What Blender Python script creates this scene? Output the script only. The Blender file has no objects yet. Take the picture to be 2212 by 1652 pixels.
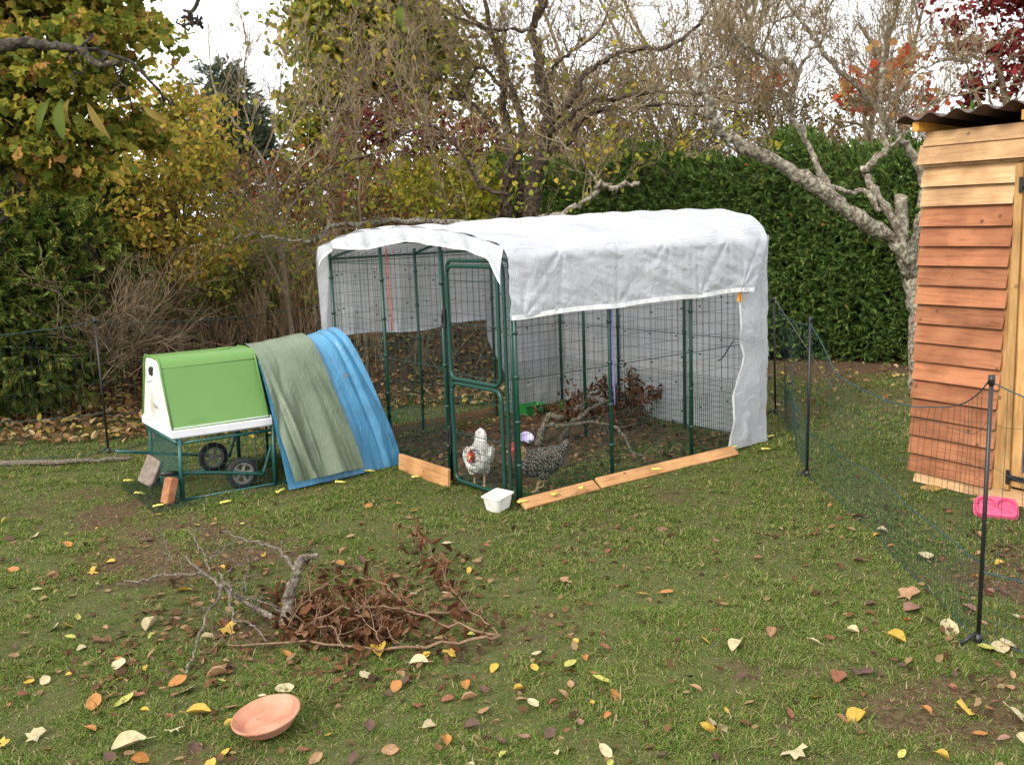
import bpy, math, random
import numpy as np
from mathutils import Matrix, Vector
rad = math.radians
S = bpy.context.scene
C = S.collection
# ------------------------------------------------------------------ camera, sky, sun, exposure
FPX, PITCH, ROLL, CAMZ = 990.43, 0.1635, -0.0368, 2.0712
fw = np.array([0, math.cos(PITCH), -math.sin(PITCH)])
up0 = np.array([0, math.sin(PITCH), math.cos(PITCH)])
x0v = np.array([1.0, 0, 0])
rt = math.cos(ROLL) * x0v + math.sin(ROLL) * up0
upv = -math.sin(ROLL) * x0v + math.cos(ROLL) * up0
cam = bpy.data.cameras.new('camera')
camo = bpy.data.objects.new('camera', cam)
C.objects.link(camo)
camo.matrix_world = Matrix(((rt[0], upv[0], -fw[0], 0), (rt[1], upv[1], -fw[1], 0), (rt[2], upv[2], -fw[2], CAMZ), (0, 0, 0, 1)))
cam.sensor_width = 36
cam.lens = FPX / 1024 * 36
cam.clip_start, cam.clip_end = 0.05, 2000
S.camera = camo

SUN_EL, SUN_AZ = rad(34), math.atan2(-0.66, -0.75)      # towards the sun: x, y
W = bpy.data.worlds.new('World')
S.world = W
W.use_nodes = True
nt = W.node_tree
bg = nt.nodes['Background']
sky = nt.nodes.new('ShaderNodeTexSky')
sky.sky_type = 'NISHITA'
sky.sun_disc = False
sky.sun_elevation, sky.sun_rotation = SUN_EL, SUN_AZ
tc = nt.nodes.new('ShaderNodeTexCoord')
mp = nt.nodes.new('ShaderNodeMapping')
mp.inputs['Scale'].default_value = (1, 1, 3)
nz = nt.nodes.new('ShaderNodeTexNoise')
nz.inputs['Scale'].default_value = 2.2
nz.inputs['Detail'].default_value = 5
cr = nt.nodes.new('ShaderNodeValToRGB')
cr.color_ramp.elements[0].position, cr.color_ramp.elements[0].color = 0.35, (13.0, 13.4, 14.2, 1)
cr.color_ramp.elements[1].position, cr.color_ramp.elements[1].color = 0.65, (15.5, 15.4, 15.2, 1)
mx = nt.nodes.new('ShaderNodeMixRGB')
mx.inputs[0].default_value = 0.9
L_ = nt.links.new
L_(tc.outputs['Generated'], mp.inputs[0]); L_(mp.outputs[0], nz.inputs[0]); L_(nz.outputs[0], cr.inputs[0])
L_(sky.outputs[0], mx.inputs[1]); L_(cr.outputs[0], mx.inputs[2]); L_(mx.outputs[0], bg.inputs[0])
bg.inputs[1].default_value = 0.085

sl = bpy.data.lights.new('sun', 'SUN')
sl.energy, sl.angle, sl.color = 1.9, rad(16), (1.0, 0.94, 0.84)
so = bpy.data.objects.new('sun', sl)
C.objects.link(so)
sd = Vector((math.sin(SUN_AZ) * math.cos(SUN_EL), math.cos(SUN_AZ) * math.cos(SUN_EL), math.sin(SUN_EL)))
so.rotation_euler = sd.to_track_quat('Z', 'Y').to_euler()
so.location = (0, 0, 30)
S.view_settings.view_transform = 'Standard'
S.view_settings.look = 'None'
S.view_settings.exposure = 0.88
S.view_settings.gamma = 1
S.cycles.max_bounces = 6
S.cycles.transparent_max_bounces = 8
S.cycles.use_adaptive_sampling = True

rng = np.random.default_rng(7)
random.seed(7)
K = 1024 / 2212.0           # the photograph was measured 2212 pixels wide


def ray(x, y): return fw + rt * (x * K - 512) / FPX - upv * (y * K - 382) / FPX
def G(x, y, z=0.0):
    d = ray(x, y); return np.array([0, 0, CAMZ]) + d * ((z - CAMZ) / d[2])
def AT(x, y, Y):
    d = ray(x, y); return np.array([0, 0, CAMZ]) + d * Y / d[1]
def nrm(v):
    v = np.asarray(v, float); return v / (np.linalg.norm(v) + 1e-12)


# ------------------------------------------------------------------ mesh helpers
class MB:
    def __init__(s): s.V, s.F, s.n = [], [], 0
    def add(s, v, faces):
        v = np.asarray(v, float).reshape(-1, 3)
        if not isinstance(faces, (list, tuple)) or (len(faces) and np.isscalar(faces[0][0])): faces = [faces]
        for f in faces:
            f = np.asarray(f, int)
            if f.ndim == 1: f = f[None]
            s.F.append(f + s.n)
        s.V.append(v); s.n += len(v)
        return s
    def tube(s, P, R, n=6, cap=True):
        P = np.asarray(P, float); m = len(P)
        R = np.broadcast_to(np.asarray(R, float), (m,))
        T = np.gradient(P, axis=0); T /= np.linalg.norm(T, axis=1)[:, None] + 1e-12
        ref = np.eye(3)[np.argmin(np.abs(T[0]))]
        a = nrm(np.cross(T[0], ref)); A = np.empty((m, 3)); A[0] = a
        for i in range(1, m):
            a = a - T[i] * (a @ T[i]); a = a / (np.linalg.norm(a) + 1e-12); A[i] = a
        B = np.cross(T, A)
        th = np.arange(n) * 2 * math.pi / n
        V = P[:, None] + R[:, None, None] * (np.cos(th)[None, :, None] * A[:, None] + np.sin(th)[None, :, None] * B[:, None])
        i = np.arange(m - 1)[:, None] * n; j = np.arange(n)[None]; k = (j + 1) % n
        F = np.stack([i + j, i + k, i + n + k, i + n + j], -1).reshape(-1, 4)
        fs = [F]
        if cap and n > 3: fs += [np.arange(n)[::-1][None], (np.arange(n) + (m - 1) * n)[None]]
        return s.add(V.reshape(-1, 3), fs)
    def box(s, c, size, ax=None, taper=1.0, bev=0.0):
        """box with centre c, size along axes ax (rows x, y, z); bev chamfers the long edges"""
        ax = np.eye(3) if ax is None else np.asarray(ax, float)
        hx, hy, hz = np.asarray(size, float) / 2
        if bev <= 0:
            q = np.array([(-1, -1, -1), (1, -1, -1), (1, 1, -1), (-1, 1, -1), (-1, -1, 1), (1, -1, 1), (1, 1, 1), (-1, 1, 1)], float)
            q[:4, :2] *= taper
            v = q * (hx, hy, hz)
            return s.add(np.asarray(c) + v @ ax, np.array([(0, 3, 2, 1), (4, 5, 6, 7), (0, 1, 5, 4), (1, 2, 6, 5), (2, 3, 7, 6), (3, 0, 4, 7)]))
        b = bev
        ring = [(-hx + b, -hy), (hx - b, -hy), (hx, -hy + b), (hx, hy - b), (hx - b, hy), (-hx + b, hy), (-hx, hy - b), (-hx, -hy + b)]
        rin = [(x * (1 - b / hx), y * (1 - b / hy)) for x, y in ring]
        v = [(x, y, -hz) for x, y in rin] + [(x, y, -hz + b) for x, y in ring] + [(x, y, hz - b) for x, y in ring] + [(x, y, hz) for x, y in rin]
        F = [(r * 8 + i, r * 8 + (i + 1) % 8, r * 8 + 8 + (i + 1) % 8, r * 8 + 8 + i) for r in range(3) for i in range(8)]
        return s.add(np.asarray(c) + np.array(v) @ ax, [np.array(F), np.arange(8)[::-1][None], (np.arange(8) + 24)[None]])
    def grid(s, V, flip=False):
        V = np.asarray(V, float); a, b = V.shape[:2]
        i = np.arange(a - 1)[:, None] * b; j = np.arange(b - 1)[None]
        F = np.stack([i + j, i + j + 1, i + b + j + 1, i + b + j], -1).reshape(-1, 4)
        return s.add(V.reshape(-1, 3), F[:, ::-1] if flip else F)
    def lathe(s, prof, c=(0, 0, 0), n=32, ax=None):
        ax = np.eye(3) if ax is None else np.asarray(ax, float)
        th = np.arange(n) * 2 * math.pi / n
        V = np.array([[(r * math.cos(t), r * math.sin(t), z) for t in th] for r, z in prof]) @ ax + np.asarray(c)
        m = len(prof); i = np.arange(m - 1)[:, None] * n; j = np.arange(n)[None]; k = (j + 1) % n
        return s.add(V.reshape(-1, 3), np.stack([i + j, i + k, i + n + k, i + n + j], -1).reshape(-1, 4))
    def ball(s, c, r, ax=None, n=14, m=9):
        ax = np.eye(3) if ax is None else np.asarray(ax, float)
        r = np.broadcast_to(np.asarray(r, float), (3,))
        ph = np.linspace(0.02, math.pi - 0.02, m); th = np.arange(n) * 2 * math.pi / n
        V = np.stack([np.sin(ph)[:, None] * np.cos(th), np.sin(ph)[:, None] * np.sin(th), np.repeat(-np.cos(ph)[:, None], n, 1)], -1) * r
        V = V.reshape(-1, 3) @ ax + np.asarray(c)
        i = np.arange(m - 1)[:, None] * n; j = np.arange(n)[None]; k = (j + 1) % n
        F = np.stack([i + j, i + k, i + n + k, i + n + j], -1).reshape(-1, 4)
        return s.add(V, [F, np.arange(n)[::-1][None], (np.arange(n) + (m - 1) * n)[None]])
    def mesh(s, name, mat, origin=(0, 0, 0), smooth=False):
        V = (np.concatenate(s.V) - np.asarray(origin)) if s.V else np.zeros((0, 3))
        me = bpy.data.meshes.new(name)
        loops = np.concatenate([f.ravel() for f in s.F]); tot = np.concatenate([np.full(len(f), f.shape[1]) for f in s.F])
        me.vertices.add(len(V)); me.vertices.foreach_set('co', V.astype(np.float32).ravel())
        me.loops.add(len(loops)); me.loops.foreach_set('vertex_index', loops.astype(np.int32))
        me.polygons.add(len(tot)); me.polygons.foreach_set('loop_start', np.concatenate([[0], np.cumsum(tot)[:-1]]).astype(np.int32))
        me.polygons.foreach_set('use_smooth', np.full(len(tot), bool(smooth)))
        for m in (mat if isinstance(mat, (list, tuple)) else [mat]): me.materials.append(m)
        me.update(calc_edges=True); me.validate()
        return me
    def build(s, name, mat, parent=None, smooth=False, origin=None):
        """origin: world place of the object's own zero point (parts sit at their parent's)"""
        o = None
        if origin is None: origin = np.array(world_of(parent)) if parent is not None else np.zeros(3)
        o = bpy.data.objects.new(name, s.mesh(name, mat, origin, smooth)); C.objects.link(o)
        if parent is not None:
            o.parent = parent; o.location = Vector(origin) - Vector(world_of(parent))
        else: o.location = origin
        return o


def world_of(o):
    p = Vector((0, 0, 0))
    while o is not None:
        p += o.location; o = o.parent
    return p
def tag(o, label, cat, group=None, kind=None):
    if label: o['label'] = label
    if cat: o['category'] = cat
    if group: o['group'] = group
    if kind: o['kind'] = kind
    return o
def thing(name, label, cat, loc, group=None):
    o = bpy.data.objects.new(name, None); C.objects.link(o)
    o.location = loc; o.empty_display_size = 0.1
    return tag(o, label, cat, group)


# ------------------------------------------------------------------ materials
def lin(*c):
    if len(c) == 1: c = c[0]
    return tuple((x / 255 / 12.92 if x / 255 <= .04045 else ((x / 255 + .055) / 1.055) ** 2.4) for x in c) + (1,)
def newmat(name):
    m = bpy.data.materials.new(name); m.use_nodes = True
    return m, m.node_tree.nodes, m.node_tree.links.new, m.node_tree.nodes['Principled BSDF']
def ramp(n, cols, interp='LINEAR', lo=0.0, hi=1.0):
    r = n.new('ShaderNodeValToRGB'); e = r.color_ramp.elements; r.color_ramp.interpolation = interp
    k = len(cols)
    while len(e) < k: e.new(0.5)
    for i, c in enumerate(cols):
        e[i].position = lo + (hi - lo) * (i / max(1, (k if interp == 'CONSTANT' else k - 1)))
        e[i].color = tuple(c[:3]) + (1,)
    return r
def noise_mat(name, cols, scale=8, rough=.7, bump=.2, stretch=(1, 1, 1), detail=6, metal=0, lo=.3, hi=.7, bscale=None, spec=.4):
    m, n, L, b = newmat(name)
    t = n.new('ShaderNodeTexCoord'); p = n.new('ShaderNodeMapping'); p.inputs['Scale'].default_value = stretch
    z = n.new('ShaderNodeTexNoise'); z.inputs['Scale'].default_value = scale; z.inputs['Detail'].default_value = detail
    r = ramp(n, cols, lo=lo, hi=hi)
    L(t.outputs['Object'], p.inputs[0]); L(p.outputs[0], z.inputs[0]); L(z.outputs[0], r.inputs[0]); L(r.outputs[0], b.inputs['Base Color'])
    b.inputs['Roughness'].default_value = rough; b.inputs['Metallic'].default_value = metal; b.inputs['Specular IOR Level'].default_value = spec
    if bump:
        z2 = n.new('ShaderNodeTexNoise'); z2.inputs['Scale'].default_value = bscale or scale * 3; z2.inputs['Detail'].default_value = 5
        L(p.outputs[0], z2.inputs[0])
        u = n.new('ShaderNodeBump'); u.inputs['Strength'].default_value = bump; u.inputs['Distance'].default_value = .02
        L(z2.outputs[0], u.inputs['Height']); L(u.outputs[0], b.inputs['Normal'])
    return m
def leaf_mat(name, cols, trans=.35, gloss=0.0):
    """every leaf takes one of the colours: random per leaf"""
    m, n, L, b = newmat(name)
    g = n.new('ShaderNodeNewGeometry'); r = ramp(n, cols, 'CONSTANT')
    L(g.outputs['Random Per Island'], r.inputs[0])
    d = n.new('ShaderNodeBsdfDiffuse'); t = n.new('ShaderNodeBsdfTranslucent'); x = n.new('ShaderNodeMixShader'); x.inputs[0].default_value = trans
    L(r.outputs[0], d.inputs[0]); L(r.outputs[0], t.inputs[0]); L(d.outputs[0], x.inputs[1]); L(t.outputs[0], x.inputs[2])
    out = n['Material Output']
    if gloss:
        gl = n.new('ShaderNodeBsdfGlossy'); gl.inputs['Roughness'].default_value = .45; gl.inputs[0].default_value = (.9, .9, .9, 1)
        x2 = n.new('ShaderNodeMixShader'); x2.inputs[0].default_value = gloss
        L(x.outputs[0], x2.inputs[1]); L(gl.outputs[0], x2.inputs[2]); x = x2
    L(x.outputs[0], out.inputs['Surface'])
    return m
def bark_mat(name, dark, mid, lichen, amount=.5, scale=14):
    """bark with lichen patches"""
    m, n, L, b = newmat(name)
    t = n.new('ShaderNodeTexCoord')
    z = n.new('ShaderNodeTexNoise'); z.inputs['Scale'].default_value = scale * 1.6; z.inputs['Detail'].default_value = 7
    r = ramp(n, [dark, mid], lo=.3, hi=.68)
    z2 = n.new('ShaderNodeTexNoise'); z2.inputs['Scale'].default_value = scale * 1.7; z2.inputs['Detail'].default_value = 9; z2.inputs['Roughness'].default_value = .68
    r2 = ramp(n, [(0, 0, 0), (1, 1, 1)], lo=.60 - amount * .25, hi=.76 - amount * .2)
    mxx = n.new('ShaderNodeMixRGB'); mxx.inputs[2].default_value = tuple(lichen[:3]) + (1,)
    L(t.outputs['Object'], z.inputs[0]); L(t.outputs['Object'], z2.inputs[0]); L(z.outputs[0], r.inputs[0]); L(z2.outputs[0], r2.inputs[0])
    L(r2.outputs[0], mxx.inputs[0]); L(r.outputs[0], mxx.inputs[1]); L(mxx.outputs[0], b.inputs['Base Color'])
    b.inputs['Roughness'].default_value = .9; b.inputs['Specular IOR Level'].default_value = .15
    u = n.new('ShaderNodeBump'); u.inputs['Strength'].default_value = .7; u.inputs['Distance'].default_value = .02
    L(z.outputs[0], u.inputs['Height']); L(u.outputs[0], b.inputs['Normal'])
    return m
def wood_mat(name, base, dark, knots=True, rough=.65, axis=0):
    """sawn timber: grain along the board with a few knots; shade differs from board to board"""
    m, n, L, b = newmat(name)
    t = n.new('ShaderNodeTexCoord'); p = n.new('ShaderNodeMapping')
    sc = [22, 22, 22]; sc[axis] = 1.6; p.inputs['Scale'].default_value = sc
    z = n.new('ShaderNodeTexNoise'); z.inputs['Scale'].default_value = 2.2; z.inputs['Detail'].default_value = 8; z.inputs['Distortion'].default_value = .8
    r = ramp(n, [dark, base, tuple(min(1, x * 1.12) for x in base[:3])], lo=.25, hi=.75)
    o = n.new('ShaderNodeObjectInfo')
    va = n.new('ShaderNodeVectorMath'); va.operation = 'ADD'; vm = n.new('ShaderNodeMath'); vm.operation = 'MULTIPLY'; vm.inputs[1].default_value = 37.0
    L(o.outputs['Random'], vm.inputs[0]); L(t.outputs['Object'], va.inputs[0]); L(vm.outputs[0], va.inputs[1])
    class _T: outputs = {'Object': va.outputs[0]}
    t = _T
    L(t.outputs['Object'], p.inputs[0]); L(p.outputs[0], z.inputs[0]); L(z.outputs[0], r.inputs[0])
    h = n.new('ShaderNodeHueSaturation'); mr = n.new('ShaderNodeMapRange'); mr.inputs[3].default_value = .78; mr.inputs[4].default_value = 1.16
    L(o.outputs['Random'], mr.inputs[0]); L(mr.outputs[0], h.inputs['Value']); L(r.outputs[0], h.inputs['Color'])
    zs = n.new('ShaderNodeTexNoise'); zs.inputs['Scale'].default_value = 3.5; zs.inputs['Detail'].default_value = 3
    rs = ramp(n, [(.58, .52, .48), (1, 1, 1)], lo=.34, hi=.60); L(t.outputs['Object'], zs.inputs[0]); L(zs.outputs[0], rs.inputs[0])
    mu = n.new('ShaderNodeMixRGB'); mu.blend_type = 'MULTIPLY'; mu.inputs[0].default_value = .8
    L(h.outputs[0], mu.inputs[1]); L(rs.outputs[0], mu.inputs[2])
    last = mu.outputs[0]
    if knots:
        v = n.new('ShaderNodeTexVoronoi'); v.inputs['Scale'].default_value = 6.0
        L(t.outputs['Object'], v.inputs[0])
        rk = ramp(n, [(0, 0, 0), (1, 1, 1)], lo=.06, hi=.11); L(v.outputs['Distance'], rk.inputs[0])
        mk = n.new('ShaderNodeMixRGB'); mk.inputs[1].default_value = tuple(x * .35 for x in base[:3]) + (1,)
        L(rk.outputs[0], mk.inputs[0]); L(last, mk.inputs[2]); last = mk.outputs[0]
    L(last, b.inputs['Base Color'])
    b.inputs['Roughness'].default_value = rough; b.inputs['Specular IOR Level'].default_value = .25
    u = n.new('ShaderNodeBump'); u.inputs['Strength'].default_value = .25; u.inputs['Distance'].default_value = .01
    L(z.outputs[0], u.inputs['Height']); L(u.outputs[0], b.inputs['Normal'])
    return m
def plain(name, col, rough=.5, bump=.05, scale=40, metal=0, spec=.5, var=.12):
    d = tuple(x * (1 - var) for x in col[:3]); l = tuple(min(1, x * (1 + var)) for x in col[:3])
    return noise_mat(name, [d, l], scale, rough, bump, metal=metal, spec=spec)


# ------------------------------------------------------------------ leaves
TEMPL = {
    'diamond': (np.array([(0, 0, 0), (.45, .27, .06), (1, 0, 0), (.45, -.27, .06)]), np.array([(0, 1, 2), (0, 2, 3)])),
    'oval': (np.array([(0, 0, 0), (.25, .27, .05), (.65, .28, .06), (1, 0, -.04), (.65, -.28, .06), (.25, -.27, .05), (.45, 0, 0)]),
             np.array([(0, 6, 1), (1, 6, 2), (2, 6, 3), (3, 6, 4), (4, 6, 5), (5, 6, 0)])),
}
TEMPL['curl'] = (np.array([(0, 0, 0), (.3, .15, .13), (.7, .13, .17), (1, 0, .02), (.7, -.14, .15), (.3, -.15, .12), (.5, .01, -.02)]), TEMPL['oval'][1])
_a = []
for k_, (an, r_) in enumerate([(180, .12), (122, .58), (92, .50), (62, .76), (40, .60), (18, .74), (0, .88), (-18, .74), (-40, .60), (-62, .76), (-92, .50), (-122, .58)]):
    _a.append((.35 + r_ * math.cos(rad(an)) * .8, r_ * math.sin(rad(an)) * .9, .06 * (r_ > .4) * (-1 if k_ % 2 else 1)))
_a.append((.35, 0, .04))
TEMPL['maple'] = (np.array(_a), np.array([(12, (i + 1) % 12, i) for i in range(12)]))
_v, _f = [], []
for an, st, ln in [(0, .1, .9), (40, .08, .42), (-40, .14, .46), (38, .24, .46), (-36, .30, .44), (34, .40, .40), (-33, .46, .36), (30, .56, .32), (-29, .62, .26)]:
    d_ = np.array([math.cos(rad(an)), math.sin(rad(an)), 0]); p_ = np.array([-d_[1], d_[0], 0]) * .030; s_ = np.array([st, 0, 0])
    k0 = len(_v); _v += [s_ - p_ * .5, s_ + d_ * ln * .5 + p_ + (0, 0, .03), s_ + d_ * ln + (0, 0, -.07), s_ + d_ * ln * .5 - p_ + (0, 0, .03)]
    _f += [(k0, k0 + 1, k0 + 2), (k0, k0 + 2, k0 + 3)]
TEMPL['spray'] = (np.array(_v), np.array(_f))
def leaves(mb, P, size, shape='diamond', dirs=None, droop=.3, flat=.5, r=rng):
    """one leaf per point: dirs is where its tip points, flat turns its face to the sky"""
    P = np.asarray(P); n = len(P)
    if n == 0: return mb
    T, F = TEMPL[shape]
    D = r.normal(size=(n, 3)) if dirs is None else np.asarray(dirs) + r.normal(size=(n, 3)) * .35
    D[:, 2] -= droop; D /= np.linalg.norm(D, axis=1)[:, None]
    N = r.normal(size=(n, 3)) * (1 - flat); N[:, 2] += flat
    Y = np.cross(N, D); Y /= np.linalg.norm(Y, axis=1)[:, None] + 1e-9
    Z = np.cross(D, Y)
    s = np.broadcast_to(np.asarray(size, float), (n,))[:, None, None]
    cz = r.uniform(.3, 2.2, n)[:, None, None]; wd = r.uniform(.8, 1.15, n)[:, None, None]
    V = P[:, None] + s * (T[None, :, 0:1] * D[:, None] + wd * T[None, :, 1:2] * Y[:, None] + cz * T[None, :, 2:3] * Z[:, None])
    k = len(T)
    mb.add(V.reshape(-1, 3), (F[None] + (np.arange(n) * k)[:, None, None]).reshape(-1, 3))
    return mb
def clumps(blobs, n, per=40, sig=.2, flat=.7, shell=.45, r=rng):
    """points in leafy clumps spread through ellipsoids (centre, radii)"""
    vol = np.array([b[1][0] * b[1][1] * b[1][2] for b in blobs]) ** .8; vol /= vol.sum()
    out = []
    for (c, R), w in zip(blobs, vol):
        m = max(1, int(n * w)); k = max(1, m // per)
        q = r.normal(size=(k, 3)); q /= np.linalg.norm(q, axis=1)[:, None]
        q *= (shell + (1 - shell) * r.random(k) ** .6)[:, None]
        cc = np.asarray(c) + q * np.asarray(R)
        idx = r.integers(0, k, m)
        sg = sig * min(R) * r.uniform(.5, 1.5, k)
        out.append(cc[idx] + r.normal(size=(m, 3)) * sg[idx][:, None] * (1, 1, flat))
    return np.concatenate(out)


# ------------------------------------------------------------------ branches
def wander(p, d, L, n, wob, up=0.0, r=rng):
    pts = [np.asarray(p, float)]; d = nrm(d)
    for i in range(n):
        d = nrm(d + r.normal(size=3) * wob + np.array([0, 0, up]))
        pts.append(pts[-1] + d * L / n)
    return np.array(pts)
def grow(mb, p, d, L, rd, lvl, nk=4, up=.06, spread=.8, shrink=.55, wob=.16, tips=None, rmin=.0022, sides=3, r=rng):
    pts = wander(p, d, L, 4, wob, up, r)
    mb.tube(pts, np.linspace(rd, max(rmin, rd * .45), 5), 5 if rd > .02 else sides, cap=False)
    if tips is not None: tips.append(pts[-1]); tips.append(pts[2])
    if lvl <= 0: return
    for k in range(nk):
        t = r.uniform(.25, 1.0) * 4; i = min(3, int(t)); q = pts[i] + (pts[i + 1] - pts[i]) * (t - i)
        dd = nrm(pts[i + 1] - pts[i]); s = r.normal(size=3); s -= dd * (s @ dd); s = nrm(s)
        grow(mb, q, dd + s * spread * r.uniform(.6, 1.3), L * shrink * r.uniform(.6, 1.25), max(rmin, rd * .5), lvl - 1, nk, up, spread, shrink, wob, tips, rmin, sides, r)
def sprout(mb, pts, n, L, rd, lvl, up=.2, nk=3, tips=None, t0=.1, spread=.8, shrink=.55, wob=.18, rmin=.0022, r=rng):
    """side shoots along a limb"""
    pts = np.asarray(pts, float)
    for _ in range(n):
        t = (t0 + (1 - t0) * r.random()) * (len(pts) - 1); i = min(len(pts) - 2, int(t)); q = pts[i] + (pts[i + 1] - pts[i]) * (t - i)
        dd = nrm(pts[i + 1] - pts[i]); s = r.normal(size=3); s -= dd * (s @ dd); s = nrm(s)
        grow(mb, q, dd * .5 + s + np.array([0, 0, up * 2]), L * r.uniform(.5, 1.2), rd, lvl, nk, up * .3, spread, shrink, wob, tips, rmin, 3, r)
def smooth_path(P, k=4, jit=0.0, r=rng):
    """Catmull-Rom through the points"""
    P = np.asarray(P, float); Q = np.vstack([2 * P[0] - P[1], P, 2 * P[-1] - P[-2]]); out = []
    for i in range(1, len(Q) - 2):
        for t in np.arange(k) / k:
            a, b, c, d = Q[i - 1:i + 3]
            out.append(.5 * (2 * b + (c - a) * t + (2 * a - 5 * b + 4 * c - d) * t * t + (3 * b - a - 3 * c + d) * t ** 3))
    out.append(P[-1]); out = np.array(out)
    if jit: out[1:-1] += r.normal(size=(len(out) - 2, 3)) * jit
    return out
def limb(mb, px, Y, r0, r1, n=8, dY=0.0, k=4, jit=.012, r=rng):
    """a limb through measured image points at depth Y (drifting by dY along it)"""
    m = len(px)
    P = np.array([AT(x, y, Y + dY * i / max(1, m - 1)) for i, (x, y) in enumerate(px)])
    P = smooth_path(P, k, jit, r)
    R = np.linspace(r0, r1, len(P)) * (1 + .14 * r.normal(size=len(P)))
    mb.tube(P, R, n)
    return P
def fbm(x, y, s, seed=0, octv=4):
    """smooth value noise on arrays"""
    q = np.random.default_rng(seed); out = 0; a = 1.0; tot = 0
    for o in range(octv):
        T = q.random((64, 64)); u = np.asarray(x) * s; v = np.asarray(y) * s
        iu = np.floor(u).astype(int); iv = np.floor(v).astype(int); fu = u - iu; fv = v - iv
        fu = fu * fu * (3 - 2 * fu); fv = fv * fv * (3 - 2 * fv)
        g = lambda a_, b_: T[a_ % 64, b_ % 64]
        out = out + a * ((g(iu, iv) * (1 - fu) + g(iu + 1, iv) * fu) * (1 - fv) + (g(iu, iv + 1) * (1 - fu) + g(iu + 1, iv + 1) * fu) * fv)
        tot += a; a *= .5; s *= 2.03
    return out / tot
def sstep(a, b, x):
    t = np.clip((np.asarray(x, float) - a) / (b - a), 0, 1); return t * t * (3 - 2 * t)


# ------------------------------------------------------------------ the run's own axes (square plan)
RP0 = np.array([0.0328, 7.0184]); RA = 0.6515; RW = 2.75; RH = 1.853
RU = np.array([math.cos(RA), math.sin(RA)]); RV = np.array([-math.sin(RA), math.cos(RA)])
def RUN(s, t, z=0.0):
    q = RP0 + RU * s + RV * t; return np.array([q[0], q[1], z])
def run_st(x, y):
    d0, d1 = np.asarray(x) - RP0[0], np.asarray(y) - RP0[1]
    return d0 * RU[0] + d1 * RU[1], d0 * RV[0] + d1 * RV[1]
# ------------------------------------------------------------------ ground
def gz(x, y):
    x = np.asarray(x, float); y = np.asarray(y, float)
    z = (fbm(x, y, .9, 3, 3) - .5) * .05 + (fbm(x, y, 5, 4, 2) - .5) * .012
    bank = sstep(11.9, 15.5, y) * (1 - sstep(-.2, 2.2, x)) * 1.0
    return z + bank - sstep(60, 200, np.hypot(x, y)) * 6
def soil_of(x, y):
    """where the turf is worn to bare earth: 0 grass, 1 earth"""
    x = np.asarray(x, float); y = np.asarray(y, float)
    s, t = run_st(x, y)
    ins = np.clip(np.minimum(np.minimum(s + .02, RW - s), np.minimum(t - .0, RW - t)) / .22, 0, 1)
    n = fbm(x, y, 2.6, 11)
    so = ins * sstep(.25, 1.0, np.minimum(t, s + .5) / 1.2 + (n - .5) * 1.3 + .2)
    def patch(cx, cy, rx, ry, a):
        q = ((x - cx) / rx) ** 2 + ((y - cy) / ry) ** 2
        return np.clip(1.25 - q, 0, 1) * a * sstep(.3, .55, n + .12 * (1 - q))
    so = np.maximum(so, patch(-2.15, 6.25, 1.0, .95, .72))
    so = np.maximum(so, patch(-2.9, 7.2, .5, .6, .75))
    so = np.maximum(so, patch(2.9, 5.3, .6, .7, .8)); so = np.maximum(so, patch(1.9, 3.8, .8, .5, .6))
    so = np.maximum(so, patch(3.6, 10.2, 1.6, 2.3, .4)); so = np.maximum(so, patch(-1.1, 4.9, .8, .35, .6))
    so = np.maximum(so, sstep(11.2, 13.2, y + n) * .9)
    so = np.maximum(so, sstep(.56, .72, fbm(x, y, 1.7, 21)) * .45)
    return np.clip(so, 0, 1)
def axis_pts(lo, hi, st, far):
    core = np.arange(lo, hi + 1e-6, st); g = st * np.cumprod(np.full(60, 1.25)); g = np.cumsum(g); g = g[g < far]
    return np.concatenate([(lo - g)[::-1], core, hi + g])
gx = axis_pts(-9, 9, .07, 350); gy = axis_pts(2.0, 17, .07, 350)
GX, GY = np.meshgrid(gx, gy, indexing='ij')
gb = MB().grid(np.stack([GX, GY, gz(GX, GY)], -1))
m, n, L, b = newmat('turf_and_earth')
t = n.new('ShaderNodeTexCoord')
at_ = n.new('ShaderNodeAttribute'); at_.attribute_name = 'soil'
z1 = n.new('ShaderNodeTexNoise'); z1.inputs['Scale'].default_value = 16; z1.inputs['Detail'].default_value = 10; z1.inputs['Roughness'].default_value = .78
r1 = ramp(n, [(.030, .032, .012), (.080, .100, .028), (.125, .112, .048), (.058, .082, .022)], lo=.33, hi=.68)
z2 = n.new('ShaderNodeTexNoise'); z2.inputs['Scale'].default_value = 26; z2.inputs['Detail'].default_value = 8; z2.inputs['Roughness'].default_value = .75
r2 = ramp(n, [(.045, .028, .016), (.115, .070, .040), (.21, .145, .090)], lo=.34, hi=.70)
mz = n.new('ShaderNodeMath'); mz.operation = 'ADD'
ms = n.new('ShaderNodeMath'); ms.operation = 'SUBTRACT'; ms.inputs[1].default_value = .5
z3 = n.new('ShaderNodeTexNoise'); z3.inputs['Scale'].default_value = 14; z3.inputs['Detail'].default_value = 6
rs = ramp(n, [(0, 0, 0), (1, 1, 1)], lo=.3, hi=.62)
mm = n.new('ShaderNodeMixRGB')
for z in (z1, z2, z3): L(t.outputs['Object'], z.inputs[0])
L(z1.outputs[0], r1.inputs[0]); L(z2.outputs[0], r2.inputs[0]); L(z3.outputs[0], ms.inputs[0])
L(at_.outputs['Fac'], mz.inputs[0]); L(ms.outputs[0], mz.inputs[1]); L(mz.outputs[0], rs.inputs[0])
L(rs.outputs[0], mm.inputs[0]); L(r1.outputs[0], mm.inputs[1]); L(r2.outputs[0], mm.inputs[2]); L(mm.outputs[0], b.inputs['Base Color'])
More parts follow.
